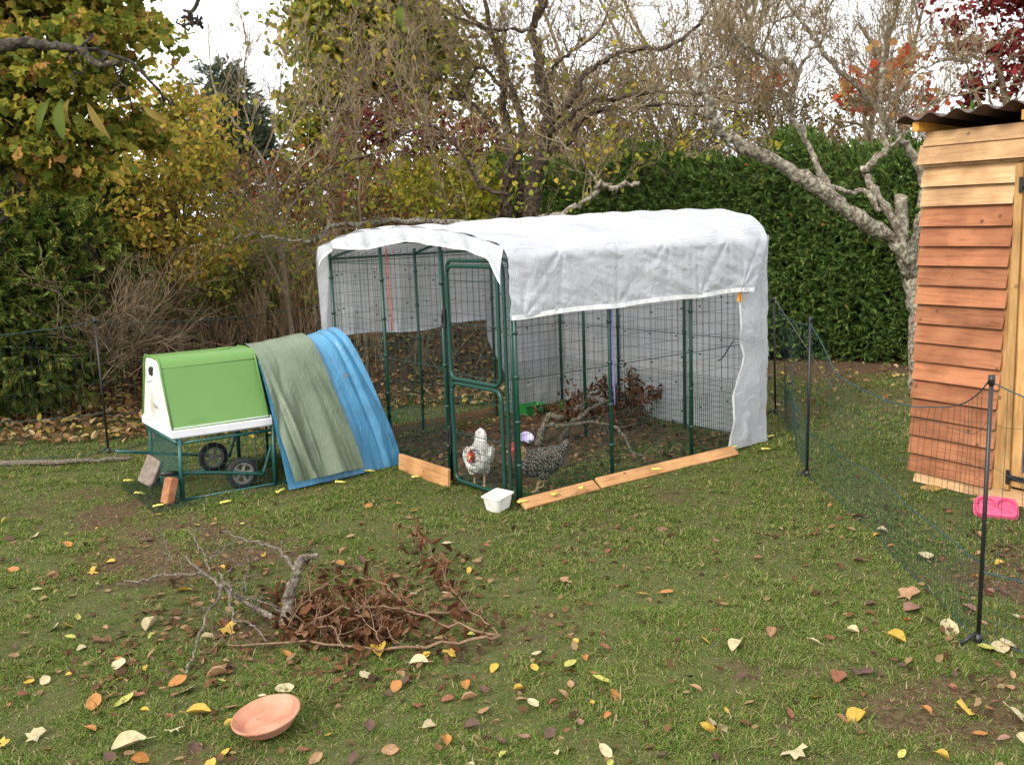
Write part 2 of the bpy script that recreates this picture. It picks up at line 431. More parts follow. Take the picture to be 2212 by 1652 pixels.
b.inputs['Roughness'].default_value = .95; b.inputs['Specular IOR Level'].default_value = .1
u = n.new('ShaderNodeBump'); u.inputs['Strength'].default_value = .9; u.inputs['Distance'].default_value = .03
L(z2.outputs[0], u.inputs['Height']); L(u.outputs[0], b.inputs['Normal'])
ground = gb.build('ground', m, smooth=True); ground['kind'] = 'structure'
sa = ground.data.attributes.new('soil', 'FLOAT', 'POINT')
sa.data.foreach_set('value', soil_of(GX, GY).ravel().astype(np.float32))

# ---- grass blades over the turf
def in_view(x, y, mar=.6):
    return np.abs(x - .03 * y) < (.535 * y + mar)
def grass(ylo, yhi, dens, ln, wd, base=.35):
    A = (yhi - ylo) * 2 * (.535 * yhi + .8); k = int(A * dens)
    y = rng.uniform(ylo, yhi, k); x = rng.uniform(-1, 1, k) * (.535 * yhi + .8)
    so = soil_of(x, y); cl = fbm(x, y, 3.3, 31)
    keep = in_view(x, y) & (rng.random(k) < np.clip((1.02 - so * 1.05) * (base + 1.35 * sstep(.36, .62, cl)), 0.0, 1))
    cl = .5 * cl + .5 * fbm(x, y, 14, 33, 2); x, y, cl = x[keep], y[keep], cl[keep]; k = len(x)
    h = ln * rng.uniform(.45, 1.25, k) * (.55 + .9 * sstep(.35, .75, cl))
    long_ = rng.random(k) < .03; h[long_] *= 1.9
    a = rng.uniform(0, 2 * math.pi, k); lean = rng.uniform(.5, 2.8, k)
    d = np.stack([np.cos(a) * lean, np.sin(a) * lean, np.ones(k)], -1); d /= np.linalg.norm(d, axis=1)[:, None]
    sd_ = np.stack([-np.sin(a), np.cos(a), np.zeros(k)], -1) * (wd * rng.uniform(.7, 1.4, k) / 2)[:, None]
    p = np.stack([x, y, gz(x, y) - .004], -1)
    mid = p + d * (h * .55)[:, None]
    d2 = d * (1, 1, .35); tip = mid + d2 * (h * .55)[:, None]
    V = np.stack([p - sd_, p + sd_, mid + sd_ * .8, mid - sd_ * .8, tip], 1)
    i = np.arange(k)[:, None] * 5
    return V.reshape(-1, 3), (i + [0, 1, 2, 3]), (i + [3, 2, 4])
gm = MB()
for a in [(3.0, 5.2, 15000, .038, .0042), (5.2, 8.5, 7500, .044, .0054), (8.5, 13.5, 2600, .056, .008)]:
    V, F4, F3 = grass(*a); gm.add(V, [F4, F3])
for a in [(3.0, 5.6, 15000, .020, .0042, 1.0), (5.6, 9.0, 6500, .026, .006, 1.0)]:      # low matted blades between the tufts
    V, F4, F3 = grass(*a); gm.add(V, [F4, F3])
gmat = leaf_mat('grass_blades', [(0.122, 0.189, 0.036), (0.159, 0.227, 0.045), (0.091, 0.151, 0.029), (0.232, 0.232, 0.078), (0.134, 0.2, 0.04), (0.067, 0.108, 0.022), (0.195, 0.216, 0.056), (0.11, 0.173, 0.039), (0.366, 0.292, 0.157), (0.122, 0.184, 0.036), (0.104, 0.162, 0.034), (0.268, 0.205, 0.101)], .3)
go = gm.build('grass', gmat); tag(go, 'short damp lawn grass with mossy and straw coloured patches', 'grass', kind='stuff')

# ---- loose leaf litter too small to count
lm = MB()
def litter(nn, xr, yr, size, cond=None):
    x = rng.uniform(*xr, nn); y = rng.uniform(*yr, nn)
    k = in_view(x, y) if cond is None else in_view(x, y) & cond(x, y)
    x, y = x[k], y[k]
    P = np.stack([x, y, gz(x, y) + .012 + .03 * (y > 8.5)], -1)
    D = rng.normal(size=(len(x), 3)) * (1, 1, .25)
    leaves(lm, P, size * rng.uniform(.5, 1.3, len(x)), 'oval', D, 0.0, .82)
ins_run = lambda x, y: (lambda st: (st[0] > .05) & (st[0] < RW - .05) & (st[1] > .05) & (st[1] < RW - .05))(run_st(x, y))
litter(1900, (-3, 3), (3.1, 6.5), .046, lambda x, y: rng.random(x.shape) < .25 + .75 * sstep(.5, .65, fbm(x, y, 1.5, 51)))
litter(500, (-6, 5), (6.5, 12), .05, lambda x, y: ~ins_run(x, y))
litter(5200, (-2.2, 2.6), (6.8, 11), .06, ins_run)
litter(800, (-2.1, -.2), (4.2, 5.9), .05)
lmat = leaf_mat('litter_brown', [(.11, .062, .032), (.15, .085, .042), (.075, .042, .024), (.21, .13, .065), (.14, .072, .036), (.25, .17, .085), (.10, .06, .034), (.05, .032, .02)], .15)
tag(lm.build('leaf_litter', lmat), 'small brown dead leaves and crumbs scattered through the lawn', 'leaf litter', kind='stuff')
lm = MB()
litter(6000, (-9, 2.0), (11.0, 17), .085)
litter(3500, (-2.2, 1.6), (11.0, 16.5), .09)
litter(500, (1.8, 6), (9.5, 13.5), .07)
litter(6500, (-7.5, -2.2), (9.8, 14.2), .10)
lmat2 = leaf_mat('litter_pale', [(.30, .17, .07), (.40, .25, .11), (.17, .09, .04), (.36, .27, .06), (.24, .13, .06), (.10, .06, .03), (.42, .31, .15), (.12, .08, .04)], .2)
tag(lm.build('leaf_carpet', lmat2), 'drift of pale brown and yellow leaves along the foot of the scrub', 'leaf carpet', kind='stuff')

# ================================================================== the walk-in run
GREEN = lin(14, 74, 54)
m_run = plain('green_coated_steel', (.004, .045, .032), .38, .03, 60)
m_wire = plain('green_wire', (.006, .035, .025), .45, 0)
m_black = plain('black_plastic', (.012, .012, .014), .4, .05)
run = thing('chicken_run', 'tall dark green wire mesh walk-in chicken run under a white sheet', 'chicken run', RUN(0, 0))
fr = MB()
PS = RW / 3
def arch(t):  # the hooped roof across the door side
    return 1 - np.abs(2 * np.asarray(t) / RW - 1) ** 2.2
def roofz(s, t):
    e = sstep(1.5, RW, s); return RH + .045 * e + (.15 + .035 * sstep(0, 1.3, s) - .03 * e) * (1 - np.abs(2 * np.asarray(t) / RW - 1) ** (2.2 + 3.5 * e))
perim = [(i * PS, 0) for i in range(4)] + [(i * PS, RW) for i in range(4)] + [(0, PS), (0, 2 * PS), (RW, PS), (RW, 2 * PS)]
for (s, t) in perim:
    pm = MB(); R = .0155
    top = RH - .03 if t in (0, RW) else float(roofz(s, t)) - .08
    pm.tube([RUN(s, t, -.02), RUN(s, t, top)], R, 10)
    for zc in (.3, .62, .95, 1.27, 1.6): pm.tube([RUN(s, t, zc - .012), RUN(s, t, zc + .012)], R * 1.35, 8)
    pm.build('post', m_run, run, True)
pm = MB(); pm.tube([RUN(PS * 2, PS * 1.45, -.02), RUN(PS * 2, PS * 1.45, float(roofz(PS * 2, PS * 1.45)) - .04)], .0155, 10); pm.build('post', m_run, run, True)
# roof hoops over each row of posts and straight purlins
for s in (0, PS, 2 * PS, RW):
    h = MB(); tt = np.linspace(0, RW, 22); h.tube([RUN(s, t_, float(roofz(s, t_)) - .085) for t_ in tt], .013, 8); h.build('roof_hoop', m_run, run, True)
for t_ in (0, PS, 2 * PS, RW):
    h = MB(); h.tube([RUN(s_, t_, float(roofz(s_, t_)) - .085) for s_ in np.linspace(0, RW, 10)], .011, 8); h.build('roof_rail', m_run, run, True)
def panel(A, B, z0, z1, zt=None, fine=.55, step=.076, stepf=.0253, w=.0016, hstep=.1):
    """welded mesh between two ground points; close wires in its lower part"""
    p = MB(); A = np.asarray(A, float)[:2]; B = np.asarray(B, float)[:2]; Ln = np.linalg.norm(B - A); d = (B - A) / Ln
    P3 = lambda q, z: np.array([A[0] + d[0] * q, A[1] + d[1] * q, z])
    zt = zt or (lambda q: z1)
    if z0 < fine:
        for q in np.arange(stepf, Ln, stepf): p.tube([P3(q, z0), P3(q, fine)], w, 3, False)
        for z in np.arange(z0 + .05, fine, .05): p.tube([P3(0, z), P3(Ln, z)], w, 3, False)
    for q in np.arange(step, Ln - .01, step): p.tube([P3(q, max(z0, fine)), P3(q, zt(q))], w * 1.15, 3, False)
    for z in np.arange(max(z0, fine), z1, hstep): p.tube([P3(0, z), P3(Ln, z)], w, 3, False)
    for z in (z0 + .03, (z0 + z1) / 2, z1 - .1): p.tube([P3(0, z), P3(Ln, z)], w * 2.2, 4, False)
    return p
for i in range(3):
    for (A, B, e) in [(RUN(i * PS, 0), RUN((i + 1) * PS, 0), 0), (RUN(i * PS, RW), RUN((i + 1) * PS, RW), 0),
                      (RUN(RW, i * PS), RUN(RW, (i + 1) * PS), 1), (RUN(0, i * PS), RUN(0, (i + 1) * PS), 2)]:
        if e == 2 and i == 0: continue
        mp_ = panel(A, B, .02, RH - .02)
        for zc in (.45, .9, 1.3, 1.62):     # clips that hold the panel
            for q in (.12, .5, .88): c = A + (B - A) * q; mp_.box((c[0], c[1], zc), (.016, .016, .014))
        mp_.build('mesh_panel', m_wire, run)
rm = MB()
for t_ in np.arange(.1, RW, .1):
    rm.tube([RUN(s_, t_, float(roofz(s_, t_)) - .075) for s_ in np.linspace(0, RW, 6)], .0013, 3, False)
for s_ in np.arange(.1, RW, .1):
    rm.tube([RUN(s_, t_, float(roofz(s_, t_)) - .075) for t_ in np.linspace(0, RW, 12)], .0013, 3, False)
rm.build('roof_mesh', m_wire, run)
# stable door in two leaves, set in the panel by the front corner
def rrect(a, b_, z0, z1, r_=.07, off=0.0):
    pts = []
    for cx, cz, a0 in [(b_ - r_, z1 - r_, 0), (a + r_, z1 - r_, 90), (a + r_, z0 + r_, 180), (b_ - r_, z0 + r_, 270)]:
        for k in range(6):
            th = rad(a0 + k * 18); q = RUN(0, cx + r_ * math.cos(th), 0) - np.append(RU, 0) * off; pts.append((q[0], q[1], cz + r_ * math.sin(th)))
    return pts + pts[:2]
d0, d1 = .155, .80
for (z0, z1, nm, lab) in [(.05, .83, 'door', 'lower half of the run door'), (.865, 1.735, 'door', 'upper half of the run door')]:
    dm = MB(); dm.tube(rrect(d0, d1, z0, z1, .07, .025), .0155, 10)
    dd = dm.build(nm, m_run, run, True); dd['label'] = lab
    panel(RUN(0, d0) - np.append(RU, 0) * .025, RUN(0, d1) - np.append(RU, 0) * .025, z0 + .01, z1 - .01, fine=.46 if z0 < .5 else 0).build('door_mesh', m_wire, dd)
    lt = MB(); zc = 1.33 if z0 > .5 else .40; q = RUN(0, d1 + .035, zc) - np.append(RU, 0) * .04
    axr = np.array([np.append(RU, 0), np.append(RV, 0), (0, 0, 1)])
    lt.box(q, (.03, .035, .16), axr, bev=.008); lt.tube([q + (0, 0, -.14), q + (0, 0, .12)], .006, 6); lt.box(q - np.append(RU, 0) * .02, (.02, .02, .07), axr, bev=.004)
    lt.build('latch', m_black, dd)
df = MB(); df.tube(rrect(d0 - .035, d1 + .04, .03, 1.775, .07, -.005), .014, 10); df.build('door_frame', m_run, run, True)
df = MB(); df.tube([RUN(.02, d1 + .12, .02), RUN(.02, d1 + .12, RH)], .013, 8); df.tube([RUN(.02, d0 - .09, .02), RUN(.02, d0 - .09, RH)], .013, 8); df.build('door_post', m_run, run, True)
panel(RUN(0, 0), RUN(0, d0 - .035), .03, RH - .02).build('mesh_panel', m_wire, run)

# ---- white reinforced sheets over the run
def sheet_mat(name, col, lines=.018, tr=.2, trans=.4, grey=.0, lstr=.15):
    m, n, L, b = newmat(name)
    uv = n.new('ShaderNodeUVMap'); sp = n.new('ShaderNodeSeparateXYZ'); L(uv.outputs[0], sp.inputs[0])
    fs = []
    for ax in (0, 1):
        a = n.new('ShaderNodeMath'); a.operation = 'DIVIDE'; a.inputs[1].default_value = lines; L(sp.outputs[ax], a.inputs[0])
        f = n.new('ShaderNodeMath'); f.operation = 'FRACT'; L(a.outputs[0], f.inputs[0])
        g = n.new('ShaderNodeMath'); g.operation = 'LESS_THAN'; g.inputs[1].default_value = .36; L(f.outputs[0], g.inputs[0]); fs.append(g)
    mxm = n.new('ShaderNodeMath'); mxm.operation = 'MAXIMUM'; L(fs[0].outputs[0], mxm.inputs[0]); L(fs[1].outputs[0], mxm.inputs[1])
    z = n.new('ShaderNodeTexNoise'); z.inputs['Scale'].default_value = 3; z.inputs['Detail'].default_value = 6
    tc_ = n.new('ShaderNodeTexCoord'); L(tc_.outputs['Object'], z.inputs[0])
    r = ramp(n, [tuple(c * .86 for c in col), col], lo=.35, hi=.6); L(z.outputs[0], r.inputs[0])
    d = n.new('ShaderNodeBsdfDiffuse'); tl = n.new('ShaderNodeBsdfTranslucent'); x = n.new('ShaderNodeMixShader'); x.inputs[0].default_value = trans
    L(r.outputs[0], d.inputs[0]); L(r.outputs[0], tl.inputs[0]); L(d.outputs[0], x.inputs[1]); L(tl.outputs[0], x.inputs[2])
    gl = n.new('ShaderNodeBsdfGlossy'); gl.inputs['Roughness'].default_value = .38; xg = n.new('ShaderNodeMixShader'); xg.inputs[0].default_value = .05
    L(x.outputs[0], xg.inputs[1]); L(gl.outputs[0], xg.inputs[2])
    tp = n.new('ShaderNodeBsdfTransparent'); x2 = n.new('ShaderNodeMixShader')
    mr = n.new('ShaderNodeMapRange'); mr.inputs[3].default_value = tr + lstr * .5; mr.inputs[4].default_value = max(0, tr - lstr * .5); L(mxm.outputs[0], mr.inputs[0])
    L(mr.outputs[0], x2.inputs[0]); L(xg.outputs[0], x2.inputs[1]); L(tp.outputs[0], x2.inputs[2])
    zb = n.new('ShaderNodeTexNoise'); zb.inputs['Scale'].default_value = 9; zb.inputs['Detail'].default_value = 4; zb.inputs['Distortion'].default_value = 1.2; L(tc_.outputs['Object'], zb.inputs[0])
    u = n.new('ShaderNodeBump'); u.inputs['Strength'].default_value = .5; u.inputs['Distance'].default_value = .03; L(zb.outputs[0], u.inputs['Height'])
    for q in (d, tl, gl): L(u.outputs[0], q.inputs['Normal'])
    L(x2.outputs[0], n['Material Output'].inputs['Surface'])
    return m
def cloth(name, V, UV, mat, parent=None, origin=None):
    V = np.asarray(V); a, b_ = V.shape[:2]
    o = MB().grid(V).build(name, mat, parent, True, origin)
    ul = o.data.uv_layers.new(name='UVMap'); idx = np.empty(len(o.data.loops), np.int32); o.data.loops.foreach_get('vertex_index', idx)
    ul.data.foreach_set('uv', np.asarray(UV, float).reshape(-1, 2)[idx].astype(np.float32).ravel())
    return o
m_sheet = sheet_mat('white_reinforced_sheet', (.72, .74, .79), tr=.25, trans=.27, lstr=.20)
m_hem = plain('white_hem', (.78, .79, .80), .5, .05)
HANG_F, HANG_B = 1.385, 1.045
FN = np.abs(fbm(np.linspace(0, 2.9, 190)[:, None] * 1.6 + np.linspace(0, 1.2, 40)[None], np.linspace(0, 1.1, 40)[None] * 1.0 + np.linspace(0, .9, 190)[:, None], 3.2, 61) - .5) * 5
na, ns = 150, 190
ss = np.linspace(-.10, RW + .03, ns)
V = np.zeros((ns, na, 3)); UV = np.zeros((ns, na, 2)); front_edge = []; back_edge = []
for i, s in enumerate(ss):
    # across: front skirt up, over the hoops, down the back
    zb_f = HANG_F + .012 * abs(math.sin(s / PS * math.pi)) - .015 * (1 - s / RW) ; zb_b = HANG_B + .02 * math.sin(s * 5)
    tt = np.linspace(0, RW, 80)
    top = [(t_, float(roofz(max(0, s), t_)) + .03) for t_ in tt]
    path = [(-.055, zb_f + (RH - zb_f) * k / 34) for k in range(34)] + top + [(RW + .055, RH - (RH - zb_b) * k / 35) for k in range(1, 37)]
    path = np.array(path)
    # rounded shoulders
    for _ in range(5): path[1:-1] = .25 * path[:-2] + .5 * path[1:-1] + .25 * path[2:]
    for k in range(na):
        t_, z = path[k]
        fold = 0
        if k < 40: # front skirt: slack folds running down to the tie points
            w = 1 - k / 44
            h_ = k * .014; fold = .012 + .010 * math.sin(s * 5 + 1) * w
            for s0_, z0_ in ((0, 0), (PS, 0), (2 * PS, 0), (2.5, .02), (.4, .48), (1.5, .5), (2.2, .48)):   # creases running to the tie points
                d_ = math.hypot(s - s0_, h_ - z0_) + .03; th_ = math.atan2(h_ - z0_, s - s0_)
                fold += .020 * math.exp(-d_ / .38) * abs(math.sin(th_ * 4.5 + s0_ * 3)) ** .7 * min(1, d_ / .10)
            fold += .010 * FN[i, min(k, 39)]
        elif k > 112:
            fold = -(.02 * math.sin(s * 7 + k * .05) + .012 * math.sin(s * 17))
        zz = z
        if 34 <= k <= 114:
            zz = z + .022 * math.cos(s / PS * 2 * math.pi) - .012 * abs(math.sin(t_ / PS * math.pi)) + .008 * math.sin(s * 13 + t_ * 7) + .006 * math.sin(t_ * 19 - s * 5)
        V[i, k] = RUN(s - .26 * max(0, 1 - k / 40) * float(sstep(2.2, 2.8, s)), t_ - (abs(fold) if k < 40 else -abs(fold) if k > 112 else 0), zz); UV[i, k] = (s, k * .022)
roof = cloth('roof_sheet', V, UV, m_sheet, origin=RUN(0, 0))
tag(roof, 'translucent white reinforced sheet draped over the roof of the green run', 'tarpaulin')
hm = MB()
for ed in (V[:, 0], V[:, -1]):
    g = np.stack([ed + (0, 0, .0), ed + (0, 0, .035)], 1); n_ = np.array([RV[0], RV[1], 0]) * (-.009 if ed[0, 1] < 8 else .009); hm.grid(g + n_)
# ---- loose valance over the door face
vt = np.linspace(-.02, RW + .02, 90); bot = []
ctrl = np.array([(-.02, 1.62), (.12, 1.80), (.3, 1.845), (.6, 1.872), (.95, 1.91), (1.25, 1.925), (1.5, 1.895), (1.83, 1.86), (2.15, 1.86), (2.45, 1.875), (2.58, 1.82), (2.70, 1.76), (2.77, 1.70)])
VV = np.zeros((90, 12, 3)); UU = np.zeros((90, 12, 2))
for i, t_ in enumerate(vt):
    zt_ = float(roofz(0, min(max(t_, 0), RW))) + .012 + .02; zl = np.interp(t_, ctrl[:, 0], ctrl[:, 1])
    for k in range(12):
        q = k / 11; o_ = -.09 - .03 * math.sin(q * math.pi * .6) - .02 * q * math.sin(t_ * 9) - .012 * math.sin(t_ * 21 + q * 2)
        VV[i, k] = RUN(o_, t_, zt_ + (zl - zt_) * q); UU[i, k] = (t_, q * .2)
cloth('valance', VV, UU, m_sheet, roof)
hm.grid(np.stack([VV[:, -1] + (0, 0, 0), VV[:, -1] + (0, 0, .03)], 1) - np.append(RU, 0) * .003)
hm.build('hem', m_hem, roof, True)
# ---- second sheet round the far end of the run
def wrap(q):  # distance along the sheet: 0 at the front wrap edge; returns s, t
    if q < .55: return RW + .03 - (.55 - q), -.035
    if q < .55 + RW + .06: return RW + .035, q - .58
    return RW + .03 - (q - .55 - RW - .06), RW + .035
nq, nz_ = 170, 60
E2N = np.abs(fbm(np.linspace(0, 4.3, 170)[:, None] * 2.2 + np.linspace(0, 1.9, 60)[None] * .7, np.linspace(0, 1.9, 60)[None] * 1.1 + np.linspace(0, 4, 170)[:, None] * .6, 1.6, 63) - .5) * 4
ectrl = np.array([(0, .0), (.22, .05), (.50, .07), (.76, .19), (.83, .215), (1.0, .15), (1.25, .135), (1.6, .13), (2.0, .13)])
E2 = np.zeros((nq, nz_, 3)); U2 = np.zeros((nq, nz_, 2))
QT = .55 + RW + .06 + .95
for k in range(nz_):
    z = .03 + (RH - .03 + .0) * k / (nz_ - 1)
    q0 = np.interp(z, ectrl[:, 0], ectrl[:, 1]); q1 = QT - .12 * (1 - z / RH) - .1 * math.sin(z * 5)
    for i in range(nq):
        q = q0 + (q1 - q0) * i / (nq - 1); s, t_ = wrap(q)
        f = .030 * E2N[i, k] + .008 * math.sin(z * 6 + q * 5)
        zz = z
        if .58 < q < .55 + RW + .06: zz = z + (k / (nz_ - 1)) ** 4 * (float(roofz(RW, min(max(t_, 0), RW))) - RH - .02); s += f
        elif q <= .58: t_ -= abs(f) + .004
        else: t_ += f
        E2[i, k] = RUN(s, t_, zz); U2[i, k] = (q, z)
es = cloth('end_sheet', E2, U2, m_sheet, origin=RUN(RW, 0))
tag(es, 'white reinforced sheet hung to the ground round the far end of the run', 'tarpaulin')
hm = MB(); hm.grid(np.stack([E2[0, :] - np.append(RV, 0) * .003, E2[0, :] + np.append(RU, 0) * .025 - np.append(RV, 0) * .003], 1)); hm.build('hem', m_hem, es, True)

# ---- cords, peg and boards round the run
def cord(name, P, r_, col, label, cat='cord'):
    return tag(MB().tube(smooth_path(P, 5, 0), r_, 6).build(name, plain(name + '_' + cat, col, .6, .2, 200), None, True, P[0]), label, cat)
q = RUN(.04, 1.80, 0)
cord('bungee_cord', [(q[0], q[1], 1.87), (q[0] + .005, q[1] + .02, 1.5), (q[0] + .01, q[1] + .04, 1.16)], .006, (.62, .09, .05), 'red elastic cord hanging inside the run from its door side valance')
q = RUN(PS, 0) - np.append(RV, 0) * .03
cord('bungee_cord', [q + (-.0, 0, 1.40), q + (.004, 0, 1.0), q + (.012, 0, .62)], .006, (.17, .13, .42), 'violet elastic cord stretched down a post from the front sheet edge')
q = RUN(2.33, -.06, .0)
cord('bungee_cord', [RUN(2.22, -.05, .05), RUN(1.98, -.06, .03), RUN(1.83, -.05, .02)], .006, (.55, .24, .04), 'orange elastic cord low at the far end of the long plank')
q = RUN(2.31, -.05, .98)
cord('bungee_cord', [q, q + np.append(-RU * .14, -.13), q + np.append(-RU * .2, -.15)], .006, (.02, .02, .03), 'black hooked cord holding the wrapped edge of the end sheet')
q = RUN(2.36, -.075, 1.36); pg = MB()
for sg in (-1, 1): pg.box(q + np.append(RU * sg * .012, 0), (.016, .02, .1), np.array([np.append(RU, sg * .12), np.append(RV, 0), (-RU[0] * sg * .12, -RU[1] * sg * .12, 1)]), bev=.003)
pg.tube([q + np.append(-RU * .025, 0), q + np.append(RU * .025, 0)], .006, 6)
tag(pg.build('clothes_peg', plain('peg_yellow', (.75, .33, .04), .5), None, False, q), 'orange yellow clothes peg clipping the white sheets together', 'clothes peg')
m_pine = wood_mat('pine_plank', (.50, .27, .115), (.36, .17, .065))
m_old = wood_mat('weathered_plank', (.30, .15, .06), (.16, .08, .035))
def plank(name, A, B, w, th, mat, label, tilt=0.0):
    A = np.asarray(A, float); B = np.asarray(B, float); d = nrm(B - A); side = nrm(np.cross((0, 0, 1), d)); upn = np.cross(d, side)
    c_, s_ = math.cos(tilt), math.sin(tilt)
    y = side * c_ + upn * s_; z = -side * s_ + upn * c_; Ln = np.linalg.norm(B - A)
    mb = MB().box((0, 0, 0), (Ln, w, th), bev=.004); o = bpy.data.objects.new(name, mb.mesh(name, mat)); C.objects.link(o)
    o.matrix_world = Matrix([(d[0], y[0], z[0], (A[0] + B[0]) / 2), (d[1], y[1], z[1], (A[1] + B[1]) / 2), (d[2], y[2], z[2], (A[2] + B[2]) / 2), (0, 0, 0, 1)])
    return tag(o, label, 'plank', 'planks along the foot of the run')
a_, b_ = G(865, 1016), G(971, 1052)
plank('plank', (a_[0], a_[1], .075), (b_[0], b_[1], .075), .15, .03, m_pine, 'short pale pine plank on edge between blue tarpaulin and run door', rad(86))
a_, m_, b_ = G(1128, 1099), G(1288, 1057), G(1588, 981)
plank('plank', (a_[0], a_[1], .035), (m_[0], m_[1], .035), .105, .028, m_pine, 'nearest orange pine plank at the front corner of the run', rad(32))
plank('plank', (m_[0] + .02, m_[1] + .015, .045), (b_[0], b_[1], .035), .105, .028, m_pine, 'long orange pine plank along the far part of the run front', rad(36))
plank('plank', RUN(-.1, RW + .06, .05), RUN(1.9, RW + .06, .05), .10, .025, m_old, 'weathered brown plank along the back foot of the run', rad(80))

# ---- yellow ground pegs
pm_ = MB()
pm_.tube([(-.045, 0, .012), (0, 0, .014), (.05, 0, .010)], [.010, .012, .008], 8); pm_.box((-.045, 0, .014), (.02, .045, .018), bev=.004); pm_.tube([(.03, 0, .012), (.055, .018, .012), (.05, .03, .008)], .005, 6)
peg_me = pm_.mesh('ground_peg', plain('yellow_plastic', (.66, .56, .11), .5), smooth=True)
for (x, y, a, lab) in [
    (1131, 1098, .4, 'on the near end of the long run plank'), (1201, 1083, .9, 'across the middle of the nearest run plank'), (1258, 1071, 1.2, 'near the joint between the two long run planks'),
    (1420, 1031, 0, 'on the long plank below the second front post'), (1583, 979, .3, 'at the far tip of the long run plank'), (1655, 975, .2, 'below the bottom corner of the end sheet'),
    (1665, 948, .5, 'beside the far corner of the run'), (965, 1047, .1, 'at the door end of the short pine plank'), (901, 1037, .6, 'under the middle of the short pine plank'),
    (799, 1026, .2, 'at the corner where green and blue tarpaulins meet the ground'), (736, 1048, .1, 'on the grass below the green tarpaulin hem'), (608, 1064, .9, 'holding the near bottom corner of the green tarpaulin'),
    (489, 1089, .3, 'below the front rail of the chicken coop run'), (344, 1097, .2, 'in front of the leaning brick'), (303, 1068, .0, 'between the grey slab and the brick'), (279, 1040, .3, 'left of the grey slab')]:
    p = G(x, y); o = bpy.data.objects.new('ground_peg', peg_me); C.objects.link(o)
    lift = .055 if 'plank' in lab and 'under' not in lab and 'short' not in lab else 0.012
    o.location = (p[0], p[1], float(gz(p[0], p[1])) + lift); o.rotation_euler = (0, .15 * math.sin(x), a); o.scale = (.80,) * 3
    tag(o, 'yellow plastic ground peg ' + lab, 'ground peg', 'yellow ground pegs')
# ================================================================== the plastic coop and its low run
CA = nrm((.85, .527, 0)); CB = nrm((-.562, .827, 0)); CP = np.array([-2.589, 7.453, 0])
CAX = np.array([CA, CB, (0, 0, 1)])
def CO(s, b_, z=0.0): return CP + CA * s + CB * b_ + np.array([0, 0, z])
m_teal = plain('teal_coated_steel', (.006, .070, .060), .4, .03, 60)
m_lime = noise_mat('lime_green_plastic', [(.100, .222, .046), (.116, .245, .055)], 3, .42, .06, bscale=260, spec=.45)
m_white = noise_mat('ivory_plastic', [(.44, .41, .35), (.64, .63, .58), (.70, .69, .65)], 5, .5, .05, bscale=120)
m_grey = plain('grey_plastic', (.21, .20, .18), .5)
m_tyre = plain('tyre_rubber', (.014, .014, .015), .75, .2, 60)
coop = thing('chicken_coop', 'lime green plastic chicken coop with ivory end on a wheeled teal frame', 'chicken coop', CO(0, 0))
def prof(inset=0.0, n=9):
    hw, tw, z0, z1, r_ = .43 - inset, .235 - inset, .57, 1.105 - inset, .15
    pts = [(.425 - hw, z0)]
    zc = z1 - r_
    for k in range(n): th = rad(172 - k * (164 / (n - 1))); pts.append((.425 + (tw - r_ * .62) * math.copysign(1, math.cos(th)) * (abs(math.cos(th)) > .3) + r_ * .72 * math.cos(th), zc + r_ * math.sin(th)))
    pts.append((.425 + hw, z0))
    return pts
def shell(s0, s1, pr_o, pr_i):
    mb = MB(); a = [CO(s0, *p) for p in pr_o]; b2 = [CO(s1, *p) for p in pr_o]; ai = [CO(s0, *p) for p in pr_i]; bi = [CO(s1, *p) for p in pr_i]
    ss_ = np.linspace(s0, s1, 9)
    mb.grid([[CO(s_, *p) for p in pr_o] for s_ in ss_]); mb.grid([ai, a]); mb.grid([b2, bi]); mb.grid([bi, ai])
    return mb
po, pi_ = prof(0), prof(.014)
sh = shell(-.03, .735, po, pi_).build('roof_shell', m_lime, coop, True)
rimm = MB()
for s_ in (-.026, .73): rimm.tube([CO(s_, *p) for p in po], .009, 7)
for e_ in (0, -1): rimm.tube([CO(-.026, *po[e_]), CO(.73, *po[e_])], .008, 7)
rimm.build('shell_rim', m_lime, sh, True)
sea = MB()
for e_ in (2,): sea.tube([CO(-.02, po[-e_ - 1][0], po[-e_ - 1][1] + .001), CO(.725, po[-e_ - 1][0], po[-e_ - 1][1] + .001)], .0035, 5); sea.tube([CO(-.02, po[e_][0], po[e_][1] + .001), CO(.725, po[e_][0], po[e_][1] + .001)], .0035, 5)
sea.box(CO(.55, .425, 1.108), (.10, .06, .014), CAX, bev=.004)
sea.build('moulded_ridge', m_lime, sh, True)
e = MB()
for s_ in (-.022, .70):
    pts = [CO(s_, *p) for p in pi_]; e.add(pts, np.arange(len(pts))[None]); e.grid([pts, [CO(s_ + .02, *p) for p in pi_]])
endp = e.build('end_panel', m_white, coop)
# raised frame and moulded marks on the end panel, as pressed into the plastic
d_ = MB()
def er(b0, b1, z0, z1, th=.006, o=-.002):
    for (p, q) in [((b0, z0), (b1, z0)), ((b1, z0), (b1, z1)), ((b1, z1), (b0, z1)), ((b0, z1), (b0, z0))]: d_.tube([CO(o + .012, *p), CO(o + .012, *q)], th, 6)
er(.18, .67, .63, .80)
d_.tube([CO(-.022, .22 + .04 * k, .88 + .028 * math.sin(k / 10 * math.pi)) for k in range(11)], .010, 6)
for k in range(3): d_.tube([CO(-.022, .35 + .04 * k, .685), CO(-.022, .37 + .04 * k, .745), CO(-.022, .39 + .04 * k, .685)], .006, 5)
d_.build('moulding', m_white, endp, True)
hd = MB(); hd.box(CO(-.002, .425, .985), (.03, .055, .085), CAX, bev=.02); hd.box(CO(.008, .425, .955), (.01, .09, .16), CAX, bev=.004)
